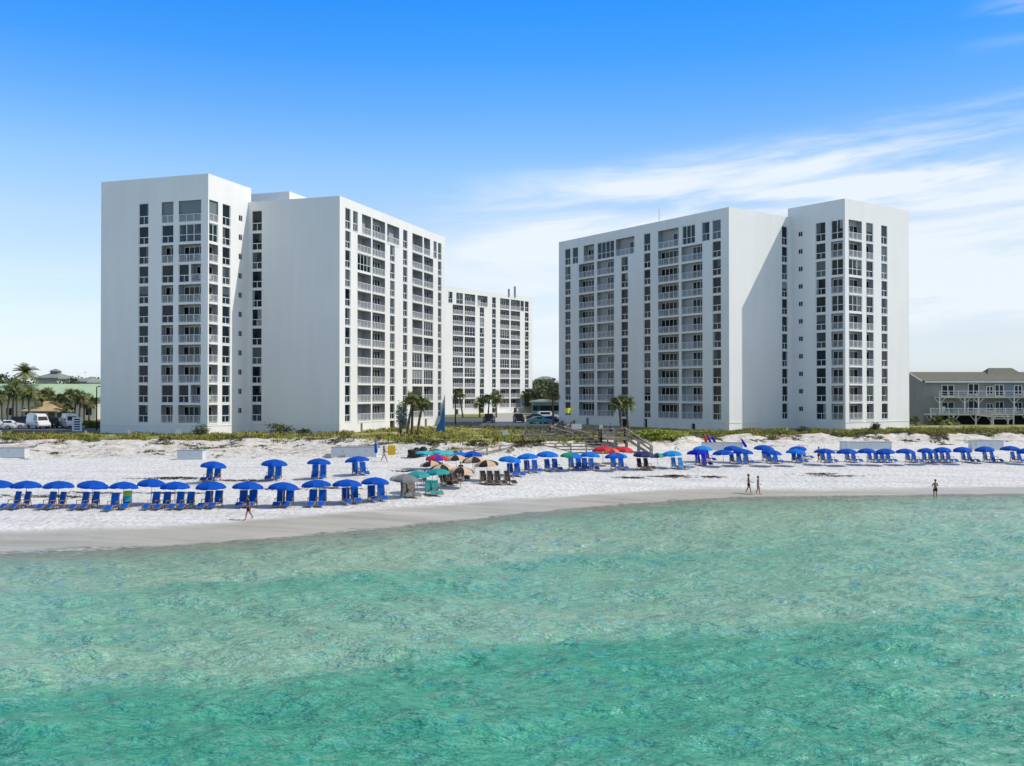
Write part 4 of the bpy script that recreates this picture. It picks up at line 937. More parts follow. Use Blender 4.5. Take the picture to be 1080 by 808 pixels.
# folded flags / umbrellas on the right storage box
def folded(px,py,ang,col,label):
    x,y,z=P(px,py); t=thing('folded_umbrella',label,'folded umbrella',(x,y,z+.1),0,'folded umbrellas leaning at the storage boxes'); t.rotation_euler=(0,math.radians(ang),0)
    M=MB(); M.tube([(0,0,0),(0,0,2.0)],.025,6); M.build('pole',['pole'],t)
    M=MB(); M.tube([(0,0,.55),(0,0,.7),(0,0,1.4),(0,0,1.95)],[.10,.2,.15,.03],8); M.build('canopy',[col],t,True)
folded(746,474,-10,'red','folded red umbrella leaning on the long storage box'); folded(752,474,-22,'purple','folded purple umbrella leaning beside the folded red one'); folded(757.5,474,-28,'bluev','folded blue umbrella leaning beside the folded purple one')
folded(789.5,476,-32,'bluev','folded blue umbrella tilted at the right end of the long storage box')
folded(397,484,-3,'blue','folded blue umbrella upright beside the person with the yellow board')
folded(1024,474,60,'bluev','folded blue umbrella lying against the narrow storage box')

# ------------------------------------------------------------------ people
def skin_mesh(name, J, E, mats, sub=1, root=0):
    names=list(J); bm=bmesh.new(); sk=bm.verts.layers.skin.verify(); vs={}
    for i,n in enumerate(names):
        p,r=J[n]; v=bm.verts.new(p); rr=r if isinstance(r,tuple) else (r,r); v[sk].radius=rr; v[sk].use_root=(i==root); vs[n]=v
    for a,b in E: bm.edges.new((vs[a],vs[b]))
    me=bpy.data.meshes.new(name+'_cage'); bm.to_mesh(me); bm.free()
    o=bpy.data.objects.new('cage',me); COL.objects.link(o)
    m=o.modifiers.new('skin','SKIN'); m.use_smooth_shade=True; s=o.modifiers.new('sub','SUBSURF'); s.levels=sub; s.render_levels=sub
    dg=bpy.context.evaluated_depsgraph_get(); ev=o.evaluated_get(dg); r=bpy.data.meshes.new_from_object(ev,depsgraph=dg)
    bpy.data.objects.remove(o); bpy.data.meshes.remove(me); r.name=name; r.materials.clear()
    for mm in mats: r.materials.append(MT[mm])
    return r
def person(loc, face, label, top_col, bot_col, stride=0., arms=((0,0),(0,0)), seated=False, skirt=False, s=1.0, lean=0.):
    """arms: (swing forward, bend) per side in metres"""
    J={}; V=Vector
    J['pelvis']=(V((0,0,.95)),(.15,.11)); J['spine']=(V((0,-lean*.4,1.15)),(.135,.10)); J['chest']=(V((0,-lean*.8,1.33)),(.165,.115)); J['neckb']=(V((0,-lean,1.46)),(.075,.065))
    J['neck']=(V((0,-lean-.01,1.52)),.052); J['jaw']=(V((0,-lean-.035,1.585)),(.066,.078)); J['skull']=(V((0,-lean-.015,1.67)),(.078,.098)); J['crown']=(V((0,-lean,1.725)),(.055,.07))
    E=[('pelvis','spine'),('spine','chest'),('chest','neckb'),('neckb','neck'),('neck','jaw'),('jaw','skull'),('skull','crown')]
    fing=[]
    for sd,k in ((-1,0),(1,1)):
        n='l' if sd<0 else 'r'; sw,bd=arms[k]; st=stride*(1 if sd>0 else -1)
        J[n+'sh']=(V((.19*sd,-lean*.9,1.40)),.062); el=V((.245*sd,-lean*.9-sw*.5+.02,1.13+.02*bd)); wr=el+V((-.03*sd*bd*2,-sw*.5-.10-bd*.16,-.25+bd*.33)).normalized()*.26
        J[n+'el']=(el,.042); J[n+'wr']=(wr,.029); pm=wr+(wr-el).normalized()*.09; J[n+'pa']=(pm,(.038,.022))
        E+=[('chest',n+'sh'),(n+'sh',n+'el'),(n+'el',n+'wr'),(n+'wr',n+'pa')]
        fing.append((wr,pm,sd))
        if seated:
            J[n+'hip']=(V((.10*sd,-.03,.92)),.095); J[n+'kn']=(V((.12*sd,-.46,.98)),.062); J[n+'an']=(V((.12*sd,-.62,.60)),.04); J[n+'to']=(V((.13*sd,-.76,.56)),(.04,.025))
        else:
            ky=-.05-st*.28; ay=.03-st*.62; az=.08+(.10 if st<-.1 else 0)
            J[n+'hip']=(V((.10*sd,0,.88)),.10); J[n+'kn']=(V((.105*sd,ky,.49)),.062); J[n+'ca']=(V((.108*sd,(ky+ay)/2+.02,.33)),.056); J[n+'an']=(V((.11*sd,ay,az)),.038); J[n+'to']=(V((.125*sd,ay-.17,max(.03,az-.05))),(.042,.026))
        E+=[('pelvis',n+'hip'),(n+'hip',n+'kn')]
        E+=[(n+'kn',n+'an')] if seated else [(n+'kn',n+'ca'),(n+'ca',n+'an')]
        E+=[(n+'an',n+'to')]
    body=skin_mesh('body',J,E,['skin'],1)
    # fingers, thumbs, nose and ears added to the same mesh
    X=MB()
    for wr,pm,sd in fing:
        d=(pm-wr).normalized(); side=d.cross(V((sd,0,0))).normalized()
        for q in range(4):
            b=pm+side*(.011+.0*q)*(q-1.5)*1.6; L_=(.07,.08,.075,.06)[q]
            X.tube([b-d*.02,b+d*L_*.5,b+d*L_*.8+V((-sd*.02,0,0)),b+d*L_*.95+V((-sd*.04,0,0))],[.010,.009,.008,.006],5)
        X.tube([wr+d*.03+side*-.025,wr+d*.07+side*-.055,wr+d*.11+side*-.055],[.011,.010,.008],5)
    X.tube([(0,-lean-.10,1.655),(0,-lean-.128,1.632),(0,-lean-.105,1.622)],[.008,.014,.010],5)
    for sd in (-1,1): X.ell((.082*sd,-lean-.01,1.65),(.012,.022,.032),u=6,w=4); 
    bm=bmesh.new(); bm.from_mesh(body); tmp=X.mesh('tmp',['skin'],True); bm.from_mesh(tmp); bm.to_mesh(body); bm.free(); bpy.data.meshes.remove(tmp)
    body.polygons.foreach_set('use_smooth',[True]*len(body.polygons))
    t=thing('person',label,'person',loc,face); t.scale=(s,s,s)
    if seated: t.location.z-=.62*s
    link(body,'body',t)
    grow=lambda r,g:(r[0]+g,r[1]+g) if isinstance(r,tuple) else r+g
    def cloth(name,ks,es,g,m,over={}):
        JJ={k:(J[k][0],grow(J[k][1],g)) for k in ks}
        for k,(a,b,f,r) in over.items(): JJ[k]=(J[a][0].lerp(J[b][0],f),r)
        link(skin_mesh(name,JJ,es,[m],1),name,t)
    if top_col:
        cloth('shirt',['spine','chest','neckb','lsh','rsh'],[('spine','chest'),('chest','neckb'),('chest','lsh'),('chest','rsh'),('lsh','le'),('rsh','re'),('hem','spine')],.018,top_col,
          {'le':('lsh','lel',.55,.062),'re':('rsh','rel',.55,.062),'hem':('pelvis','spine',.15,(.165,.13))})
    if bot_col:
        f=.75 if skirt else .6
        cloth('shorts',['pelvis','lhip','rhip'],[('pelvis','lhip'),('pelvis','rhip'),('lhip','lk'),('rhip','rk'),('pelvis','wa')],.02,bot_col,
          {'lk':('lhip','lkn',f,.105),'rk':('rhip','rkn',f,.105),'wa':('pelvis','spine',.5,(.15,.115))})
    h=MB(); h.ell((0,-lean+.012,1.70),(.088,.105,.088)); h.ell((0,-lean+.06,1.62),(.07,.05,.07)); hm=h.mesh('hair',['hair'],True); link(hm,'hair',t)
    # the face: eyes and mouth
    fm_=MB()
    for sd in (-1,1): fm_.ell((.03*sd,-lean-.098,1.665),(.011,.008,.007),u=6,w=4)
    link(fm_.mesh('eyes',['black'],True),'eyes',t)
    mm=MB(); mm.ell((0,-lean-.102,1.595),(.022,.008,.006),u=6,w=4); link(mm.mesh('mouth',['pink'],True),'mouth',t)
    return t
x,y,z=P(262.5,549); person((x,y,z),math.radians(-78),'person in a dark swimsuit walking left along the wet sand below the left chairs','dshorts','dshorts',stride=.42,arms=((.25,.1),(-.2,.1)),lean=.05)
x,y,z=P(789.5,520.5); person((x,y,z),math.radians(80),'person in a grey shirt and dark shorts, taller of the couple strolling at the water','gshirt','dshorts',stride=.38,arms=((.15,.5),(-.1,.3)),s=1.03)
x,y,z=P(799.5,521.5); person((x,y,z),math.radians(70),'person in a pale swimsuit, shorter of the couple strolling at the water','gshirt','pink',stride=.25,arms=((.0,.5),(-.1,.1)),s=.97)
x,y,z=P(986.5,525.5); person((x,y,z-.03),math.radians(180),'bare backed person in black shorts wading at the far right','', 'dshorts',stride=.06,arms=((.05,.9),(.05,.9)))
x,y,z=P(405,487); px_,py_,pz_=x,y,z; person((x,y,z),math.radians(75),'person in pale trousers carrying a yellow board past the storage boxes','brown','khaki',stride=.5,arms=((.1,.6),(.1,.6)),skirt=True)
M=MB(); M.tube([(-.42,0,.1),(-.42,0,1.5)],.1,8); M=MB()
pr=[(-.45,.0),(-.5,.35),(-.5,1.1),(-.42,1.32),(.42,1.32),(.5,1.1),(.5,.35),(.45,0)]
M.quad([(a,-.06,b) for a,b in pr]); M.quad([(a,.06,b) for a,b in pr][::-1])
for k in range(8): a,b=pr[k],pr[(k+1)%8]; M.quad([(a[0],-.06,a[1]),(a[0],.06,a[1]),(b[0],.06,b[1]),(b[0],-.06,b[1])])
yb=M.build('float_board',['yellow'],None,loc=(px_+.85,py_-.12,pz_+.75)); tag(yb,'yellow float board held by the walking person','float board'); yb.scale=(.85,1,.8)
x,y,z=P(464,510); person((x,y,z+.35),math.radians(20),'person in a lime shirt sitting under the bright teal umbrella','lime','dshorts',seated=True,arms=((.1,.5),(.1,.5)))
x,y,z=P(486,503); person((x,y,z+.35),math.radians(20),'person in dark clothes sitting under the lowest patterned umbrella','dshorts','gshirt',seated=True,arms=((.1,.5),(.1,.5)))
x,y,z=P(448,512); person((x,y,z+.3),math.radians(-15),'person in a red top sitting in the shade left of the teal chairs','red','dshorts',seated=True,arms=((.1,.5),(.1,.5)))
x,y,z=P(863.5,487); person((x,y,z),math.radians(-60),'bare chested person striding under the first umbrella of the long row','', 'dshorts',stride=.45,arms=((.1,.6),(.1,.3)))

# ------------------------------------------------------------------ boardwalk
def boardwalk():
    t=thing('boardwalk','weathered wooden boardwalk with railed decks and stairs over the dune','boardwalk',(10,126,2.0)); O=Vector(t.location)
    def l(p): return (p[0]-O.x,p[1]-O.y,p[2]-O.z)
    def deck(a,b,w,name='deck'):
        M=MB(); a=Vector(a); b=Vector(b); d=(b-a); n=max(2,int(d.length/.16)); dn=d.normalized(); side=Vector((-dn.y,dn.x,0)).normalized()*w/2
        for i in range(n):
            p=a+d*(i/n); q=a+d*((i+.9)/n); M.quad([l(p-side),l(q-side),l(q+side),l(p+side)]); M.quad([l(p-side),l(p-side-Vector((0,0,.05))),l(q-side-Vector((0,0,.05))),l(q-side)]); M.quad([l(p-side),l(p+side),l(p+side-Vector((0,0,.05))),l(p-side-Vector((0,0,.05)))])
        for s in (-1,1): M.bar(l(a+side*s*.95-Vector((0,0,.17))),l(b+side*s*.95-Vector((0,0,.17))),.07,.22)
        M.build(name,['plank'],t)
    def rail(pts,h=1.08,sp=1.9,nr=3,leg=True):
        M=MB()
        for a,b in zip(pts[:-1],pts[1:]):
            a=Vector(a); b=Vector(b); n=max(1,round((b-a).length/sp))
            for i in range(n+1):
                p=a.lerp(b,i/n); g=float(zterr(p.x,p.y))-.3; M.bar(l((p.x,p.y,g if leg else p.z-.2)),l((p.x,p.y,p.z+h)),.17)
            M.bar(l(a+Vector((0,0,h))),l(b+Vector((0,0,h))),.26,.10)
            for k in range(1,nr): M.bar(l(a+Vector((0,-.07,h*k/nr))),l(b+Vector((0,-.09,h*k/nr))),.06,.17)
        M.build('railing',['plank'],t)
    A=(XP(457,112),112,1.62); B=(XP(553,121.5),121.5,2.15)
    deck(A,B,1.7); rail([(A[0],A[1]-.85,A[2]),(B[0],B[1]-.85,B[2])],nr=2); rail([(A[0],A[1]+.85,A[2]),(B[0],B[1]+.85,B[2])],nr=2)
    C=(XP(634,121.5),121.5,2.2); deck(B,C,1.9,'lower_deck'); rail([(B[0],120.55,B[2]),(C[0],120.55,C[2])],nr=3)
    D=(XP(551,127),127,3.0); E=(XP(640,128),128,3.05); deck(D,E,2.2,'upper_deck'); rail([(D[0],125.9,3.0),(E[0],126.9,3.05)],nr=3); rail([(D[0],128.1,3.0),(XP(585,129),129.1,3.0)],nr=3)
    rail([(D[0],125.9,3.0),(D[0],128.1,3.0)],nr=3)
    deck((XP(566,124),122,2.5),(XP(618,124.6),124.6,2.75),1.9,'middle_deck'); rail([(XP(566,124),123.9,2.55),(XP(634,124.5),124.4,2.8)],nr=3)
    # inland walk, zigzagging back to the buildings
    I0=(XP(612,130),129,3.1); I1=(XP(588,146),146,3.3); I2=(XP(600,172),172,3.55)
    for p,q in ((I0,I1),(I1,I2)):
        deck(p,q,2.0,'inland_deck'); rail([(p[0]-1,p[1],p[2]),(q[0]-1,q[1],q[2])]); rail([(p[0]+1,p[1],p[2]),(q[0]+1,q[1],q[2])])
    G0=(XP(640,133),133,3.1); G1=(XP(556,136),136,3.2); rail([G0,G1]); G2=(XP(560,150),150,3.4); rail([G2,(XP(655,148),148,3.4)])
    deck((G0[0],133.9,3.05),(G1[0],136.9,3.15),1.8,'inland_deck')
    # lookout
    La=(XP(633,124.5),124.5,3.85); Lb=(XP(660,124.5),124.5,3.85); deck(La,Lb,3.0,'lookout_deck')
    y0,y1=123,126
    M=MB()
    rail([(La[0],y0,3.85),(XP(648,123),y0,3.85)],sp=1.2,nr=3); rail([(La[0],y0,3.85),(La[0],y1,3.85)],nr=3); rail([(La[0],y1,3.85),(Lb[0],y1,3.85),(Lb[0],y0+1.6,3.85)],sp=1.2,nr=3)
    # stairs down to the right
    S0=Vector((Lb[0],y0+.8,3.85)); S1=Vector((XP(690,119.5),y0-.8,1.85)); M=MB(); n=12
    for i in range(n):
        p=S0.lerp(S1,(i+.5)/n); M.box(p.x-O.x-.2,p.x-O.x+.2,p.y-O.y-.75,p.y-O.y+.75,p.z-O.z-.04,p.z-O.z)
    for s in (-.75,.75): M.bar(l(S0+Vector((0,s,-.12))),l(S1+Vector((0,s,-.12))),.07,.28)
    M.build('stair',['plank'],t); rail([tuple(S0+Vector((0,-.8,0))),tuple(S1+Vector((0,-.8,0)))],nr=2,sp=1.6); rail([tuple(S0+Vector((0,.8,0))),tuple(S1+Vector((0,.8,0)))],nr=2,sp=1.6)
    # tall entrance posts
    for px,Y in ((550.5,124.5),(554.3,123.5)):
        M=MB(); x=XP(px,Y); M.bar(l((x,Y,1.5)),l((x,Y,4.0 if px<552 else 5.6)),.22); M.build('post',['plankd' if px<552 else 'plank'],t)
    M=MB(); M.bar(l((B[0],122.6,1.2)),l((C[0],122.6,1.2)),.1,1.3); M.build('under_deck_shade',['plankd'],t)  # tall dark board added to paint in the shade below the lower deck
boardwalk()
x=XP(643.5,124.5); person((x,123.7,3.87),math.radians(-20),'person in a blue shirt standing on the lookout deck of the boardwalk','bshirt','dshorts',arms=((.2,.8),(.2,.8)))
person((XP(611,131.5),131,3.15),0,'person in a red top sitting by the white sign on the boardwalk','red','gshirt',seated=True,s=.85,arms=((.1,.4),(.1,.4)))
def sign(px,Y,z,w,h,col,label,cat='sign',post=1.2):
    t=thing(cat.replace(' ','_'),label,cat,(XP(px,Y),Y,z-post)); M=MB(); M.box(-w/2,w/2,-.03,0,post,post+h); M.build('panel',[col],t); M=MB(); M.box(-.04,.04,.001,.07,0,post+h*.8); M.build('post',['metal'],t)
sign(608,140,4.3,1.5,.75,'white','blank white board standing beside the boardwalk railing')
sign(634,140,3.9,.5,1.0,'white','narrow white notice board near the lookout deck',post=.6)
# yellow kite-like beach flag above the boardwalk
t=thing('beach_flag','yellow warning flag on a thin pole above the boardwalk','flag',(XP(604,132),132,3.2))
M=MB(); M.tube([(0,0,0),(0,0,4.3)],.035,6); M.build('pole',['metal'],t)
M=MB(); W_=9
for i in range(W_):
    a,b=i/W_,(i+1)/W_; f=lambda q:(-1.0*q,.12*math.sin(q*7),0)
    p,q=f(a),f(b); M.quad([(p[0],p[1],3.55-.05*a),(q[0],q[1],3.55-.05*b),(q[0],q[1],4.25-.05*b),(p[0],p[1],4.25-.05*a)])
M.build('cloth',['limeflag'],t)

# ------------------------------------------------------------------ vegetation
def leafcloud(M, c, r, n, size, flat=.8, mi=0, rnd=random):
    """n small leaf faces spread through an ellipsoid volume, denser at its rim, in uneven clumps"""
    cl=[(Vector((rnd.gauss(0,1),rnd.gauss(0,1),rnd.gauss(0,1))).normalized()*rnd.uniform(.35,.95)) for _ in range(14)]
    for _ in range(n):
        k=rnd.choice(cl); p=k+Vector((rnd.gauss(0,.23),rnd.gauss(0,.23),rnd.gauss(0,.2)))
        p=Vector((c[0]+p.x*r[0],c[1]+p.y*r[1],c[2]+p.z*r[2])); a=Vector((rnd.gauss(0,1),rnd.gauss(0,1),rnd.gauss(0,.6))).normalized(); b=a.orthogonal().normalized(); s=size*rnd.uniform(.6,1.4)
        b.rotate(Matrix.Rotation(rnd.uniform(0,6.28),3,a)); M.quad([p-a*s*.5,p+b*s*.3,p+a*s*.5,p-b*s*.3],mi)
def broad_tree(x,y,h,w,label,group='trees around the resort and car park',mat_='leaf',n=900,leaf=.55,cat='tree'):
    t=thing('tree',label,cat,(x,y,ZG-.1),random.uniform(0,6),group)
    M=MB(); th=h*.45; M.tube([(0,0,0),(.1,0,th*.5),(0,.1,th),(0,0,h*.75)],[w*.06,w*.045,w*.035,.03],7)
    for k in range(5):
        a=k*1.26+random.random(); M.tube([(0,0,th*.8),(math.cos(a)*w*.18,math.sin(a)*w*.18,th*1.15),(math.cos(a)*w*.36,math.sin(a)*w*.36,h*.75)],[w*.03,w*.02,.02],5)
    M.build('trunk',['bark'],t,True)
    M=MB(); leafcloud(M,(0,0,h*.66),(w*.5,w*.5,h*.36),n,leaf); M.build('crown',[mat_],t)
    return t
def palm_mesh(H,R,kind,seed):
    rnd=random.Random(seed); T=MB(); bx=rnd.uniform(-.5,.5); pts=[];rad=[]
    for i in range(9):
        f=i/8; pts.append((bx*f*f,0,H*f)); rad.append((.20 if kind=='fan' else .24)*(1-.3*f)+(.02 if i%2 else 0))
    T.tube(pts,rad,8); top_=Vector(pts[-1]); Cn=MB(); n=25 if kind=='fan' else 46
    for k in range(n):
        az=k*2.399+rnd.uniform(-.2,.2); el=math.radians(rnd.uniform(-42,80)) if kind=='fan' else math.radians(rnd.uniform(-35,82)); L_=R*rnd.uniform(.65,1.25)
        d=Vector((math.cos(az)*math.cos(el),math.sin(az)*math.cos(el),math.sin(el))); sd=Vector((-math.sin(az),math.cos(az),0)); 
        mi=1 if el<math.radians(-30) and rnd.random()<.7 else 0
        if kind=='fan':
            e=top_+d*L_*.3; Cn.bar(top_,e,.03,.03,mi)
            sd=(Matrix.Rotation(rnd.uniform(-1.3,1.3),3,d)@sd)
            for q in range(9):
                an=math.radians(-58+116*q/8); v=(d*math.cos(an)+sd*math.sin(an)); tip=e+v*L_*.72-Vector((0,0,rnd.uniform(.1,.35)*L_)); w=(sd*math.cos(an)-d*math.sin(an))*.065*L_/1.3
                mdl=e+v*L_*.3; Cn.quad([e,mdl-w,tip,mdl+w],mi)
        else:
            prev=top_.copy(); segs=9
            for q in range(segs):
                f=(q+1)/segs; p=top_+d*L_*f-Vector((0,0,.42*L_*f*f)); 
                for s in (-1,1):
                    ln=.30*L_*math.sin(math.pi*(.12+.8*f)); tip=p+sd*s*ln+(p-prev).normalized()*ln*.5-Vector((0,0,ln*.35)); w=(p-prev)*.30
                    Cn.quad([prev,prev+w*2.6,tip],mi)
                Cn.bar(prev,p,.03,.03,mi); prev=p
    return T.mesh('trunk',['trunk'],True),Cn.mesh('crown',['frond','frondd'])
PALM={}
def palm(px,Y,py_top,label,R=1.7,kind='fan',group='palm trees',var=0,lean=0,z0=ZG):
    x=XP(px,Y); ztop=CH-(py_top-HOR)/F*Y; H=max(1.5,ztop-z0-R*.75); Hq=round(H*2)/2
    key=(Hq,R,kind,var)
    if key not in PALM: PALM[key]=palm_mesh(Hq,R,kind,hash((Hq,R,var))%1000)
    t=thing('palm_tree',label,'palm tree',(x,Y,z0-.05),var*1.7+px,group); t.scale=(1,1,H/Hq)
    if lean: t.rotation_euler=(0,math.radians(lean),0)
    link(PALM[key][0],'trunk',t); link(PALM[key][1],'crown',t)
palm(429.5,139,414,'fan palm, left stem of the clump before the lit left facade',R=1.6,var=1,lean=5)
palm(434.5,140.5,412.5,'fan palm, middle stem of the clump before the lit left facade',R=1.7,var=2)
palm(440.5,139.5,417,'fan palm, right stem of the clump before the lit left facade',R=1.5,var=3,lean=4)
palm(655,150.5,417,'dark fan palm, left of the two before the shaded right wing',R=1.7,var=1)
palm(663.5,150,417.5,'dark fan palm with a slanting stem, right of the two before the shaded right wing',R=1.8,var=2,lean=-6)
palm(488.5,236,409,'tall leaning palm in front of the distant block, left end',R=1.9,var=3,lean=-9)
palm(506,240,418,'fan palm, first of three before the distant block',R=2.2,var=1); palm(515,240,414.5,'fan palm, second of three before the distant block',R=2.2,var=2); palm(523.5,238,411,'fan palm, tallest of three before the distant block',R=2.3,var=3)
palm(583.5,176,406.5,'tall slim palm beside the far corner of the right wing',R=1.8,var=2)
palm(27,235,380,'big feathery date palm rising above the others on the left',R=3.6,kind='date',var=1)
FP=[(3,175,411),(8,182,406),(13,190,402),(18,178,404),(24,186,405),(31,180,407),(38,192,409),(43,184,410),(50,195,409),(54,190,412)]
for i,(px,Y,pt) in enumerate(FP): palm(px,Y,pt,f'fan palm, {ORD[i]} from the left in the palm row over the parked cars',R=1.75,var=i%4)
FP2=[(68,186,413),(73,180,410),(79,184,411),(84,178,410.5),(89,186,413),(94,182,418)]
for i,(px,Y,pt) in enumerate(FP2): palm(px,Y,pt,f'fan palm, {ORD[i]} from the left in the clump between the tan pavilion and tower',R=1.8,var=(i+1)%4)
palm(70,172,424,'small dark fan palm just right of the tan pavilion',R=1.3,var=2)
palm(988,183,437.5,'low bushy palm under the beach house deck',R=1.9,var=1,z0=ZG-1)
palm(1003,183,439.5,'second low bushy palm under the beach house deck',R=1.7,var=2,z0=ZG-1)
palm(966,180,440.5,'dark low palm between the right tower and beach house',R=1.3,var=3,z0=ZG-.5)
def shrub(px,Y,w,h,label,mat_='bush',n=700,leaf=.22,z0=None,cat='bush',base='leafy'):
    x=XP(px,Y); z=zgr(x,Y) if z0 is None else z0; t=thing('bush',label,cat,(x,Y,z-.1),0,'bushes at the edge of the dune'); M=MB()
    for k in range(6): a=k*1.05; M.tube([(0,0,0),(math.cos(a)*w*.25,math.sin(a)*.25*w,h*.6)],[.05,.015],5)
    M.build('stem',['bark'],t); M=MB(); leafcloud(M,(0,0,h*.52),(w*.5,w*.38,h*.45),n,leaf); M.build('foliage',[mat_],t)
shrub(212,136,2.6,1.8,'round bush at the corner foot of the left tower'); shrub(297.5,138,4.0,2.0,'wide dark bush before the shaded wall of the left wing',n=1100); shrub(322,138,2.2,1.1,'small bush right of the wide dark one')
shrub(850,150,3.2,1.1,'low dark bush before the right tower small windows'); shrub(922,150,1.5,1.6,'bush at the foot of the right tower lit face')
shrub(422.5,139.5,1.5,5.3,'tall narrow grey green shrub before the lit left facade','greysh',1500,.25)
shrub(694,131.5,7.5,1.2,'broad bright green mound of creeper right of the boardwalk stairs','lawnb',2600,.3); shrub(672,130,4,1.0,'bright green creeper mound behind the lookout stairs','lawnb',1200,.3)
shrub(459,116,2.4,.5,'low lime green creeper at the dune foot near the turquoise umbrellas','lawn',300,.2); shrub(480,117,1.6,.6,'low lime green creeper at the dune foot behind the boardwalk rail','lawn',260,.2)
for i,(px,Y) in enumerate(((92,168),(98,170),(104,168))): shrub(px,Y,2.6,1.4,f'{ORD[i]} bright green hedge bush between the parked van and the tower','lawn',600,.25,ZG)
TR=[(4,330,394,16),(14,340,397,14),(70,300,400,10),(83,360,398,9),(97,420,399,16),(108,380,399,12),(20,270,412,16),(42,275,412,14),(55,280,411,10)]
for i,(px,Y,pt,w) in enumerate(TR):
    h=CH-(pt-HOR)/F*Y-ZG; broad_tree(XP(px,Y),Y,h,w,f'broad tree, {ORD[i]} of those behind the resort on the left',n=1300,leaf=1.0)
TR=[(566,330,403,15),(572,345,401,14),(579,335,402,14),(586,325,402,15),(563,300,409,9),(572,295,411,10),(581,300,412,9),(589,310,404,12)]
for i,(px,Y,pt,w) in enumerate(TR):
    h=CH-(pt-HOR)/F*Y-ZG; broad_tree(XP(px,Y),Y,h,w,f'broad tree, {ORD[i]} of those in the gap between the distant block and right wing',n=1300,leaf=.9)
def far_woods():
    M=MB(); rnd=random.Random(5)
    for k in range(420):
        a=-.75+1.5*k/420+rnd.uniform(-.002,.002); Y=rnd.uniform(850,1300); x=a*Y; h=rnd.uniform(9,15)
        leafcloud(M,(x,Y,ZG+h*.5),(rnd.uniform(7,14),7,h*.5),60,4.5,rnd=rnd)
    o=M.build('distant_woods',['farleaf']); tag(o,'distant line of woods along the horizon','woods',kind='stuff')
far_woods()

# grass and dune plants (nobody could count them)
def tufts(name,label,mats,n,sampler,blades=5,h=(.3,.6),spread=.18,w=.035):
    V=[];Fc=[];MI=[]; rnd=random.Random(11)
    k=0
    for _ in range(n):
        s=sampler(rnd)
        if s is None: continue
        x,y,z,sc=s; mi=rnd.randrange(len(mats)) if len(mats)>1 else 0
        for b in range(blades):
            a=rnd.uniform(0,6.28); hh=rnd.uniform(*h)*sc; ox=rnd.gauss(0,.10); oy=rnd.gauss(0,.10); ww=w*(1+sc)*.6; lx=math.cos(a)*spread*rnd.uniform(.3,1.6)*sc*2; ly=math.sin(a)*spread*rnd.uniform(.3,1.6)*sc*2
            c,s_=math.cos(a+1.57)*ww,math.sin(a+1.57)*ww
            V+=[(x+ox-c,y+oy-s_,z-.03),(x+ox+c,y+oy+s_,z-.03),(x+ox+lx*.6+c*.6,y+oy+ly*.6+s_*.6,z+hh*.7),(x+ox+lx,y+oy+ly,z+hh)]
            Fc.append((k,k+1,k+2,k+3)); MI.append(mi); k+=4
    me=bpy.data.meshes.new(name); me.from_pydata(V,[],Fc)
    for m in mats: me.materials.append(MT[m])
    me.polygons.foreach_set('material_index',MI); me.update(); o=link(me,name); tag(o,label,'plants',kind='stuff')
MT['grassy']=mat('yellow_dune_grass',(.27,.27,.035),.8,vcol=(.50,.42,.08),scale=.35,coords='Object'); MT['grassg']=mat('green_dune_grass',(.12,.19,.02),.8,vcol=(.33,.36,.05),scale=.3)
MT['grassb']=mat('brown_dune_grass',(.16,.12,.06),.9,vary=.3)
def gs(rnd):
    x=rnd.uniform(-88,105); t=float(top(x)); d=abs(rnd.gauss(0,1)); y=t-1.2+d*(7.5 if x<-30 or x>12 else 26)
    if n3(x,y,.22,4)+.5*n3(x,y,.9,6)<-.10+.10*rnd.random(): return None
    if y>(t+22 if x<-27 or x>14 else min(t+62,179)): return None
    return x,y,zgr(x,y),.55+.9*max(0,n3(x,y,.3)+.35)
tufts('dune_grass','yellow green dune grass along the crest above the beach',['grassy','grassg','grassg','grassy','grassb','grassb','grassy'],33000,gs,blades=4,h=(.2,.5),w=.05)
def ds(rnd):
    x=rnd.uniform(-88,105); t=float(top(x)); d0=float(toe(x)); y=rnd.uniform(d0-1,t+.5); f=(y-d0)/(t-d0)
    v=n3(x,y,.35,8)+.5*n3(x,y,1.1,3)
    if v<.52-.38*max(0,f): return None
    return x,y,zgr(x,y),.45+.4*max(0,f)
tufts('dune_plants','sparse brown green creeping plants on the white dune face',['dplant','grassb','bush'],20000,ds,blades=5,h=(.1,.3),spread=.3,w=.06)
def ws(rnd):
    c=rnd.choice(SW); x=c[0]+rnd.gauss(0,c[2]); y=c[1]+rnd.gauss(0,.35); 
    return x,y,zgr(x,y),.3
SW=[]
for px,py,w in ((880,502,1.6),(866,500,.8),(702,503,1.2),(714,502,.7),(750,503,.6),(665,504,.8),(30,523,2.2),(55,524,2),(105,520,1.5),(170,520,1.8),(255,507,1.6),(350,515,1.5),(300,516,1.2),(178,505,1.6),(190,504,1),(430,497,.7)):
    x,y,z=P(px,py); SW.append((x,y,w))
tufts('seaweed','dark strands of dry seaweed strewn over the sand',['weed'],1500,ws,blades=5,h=(.05,.2),spread=.5,w=.08)

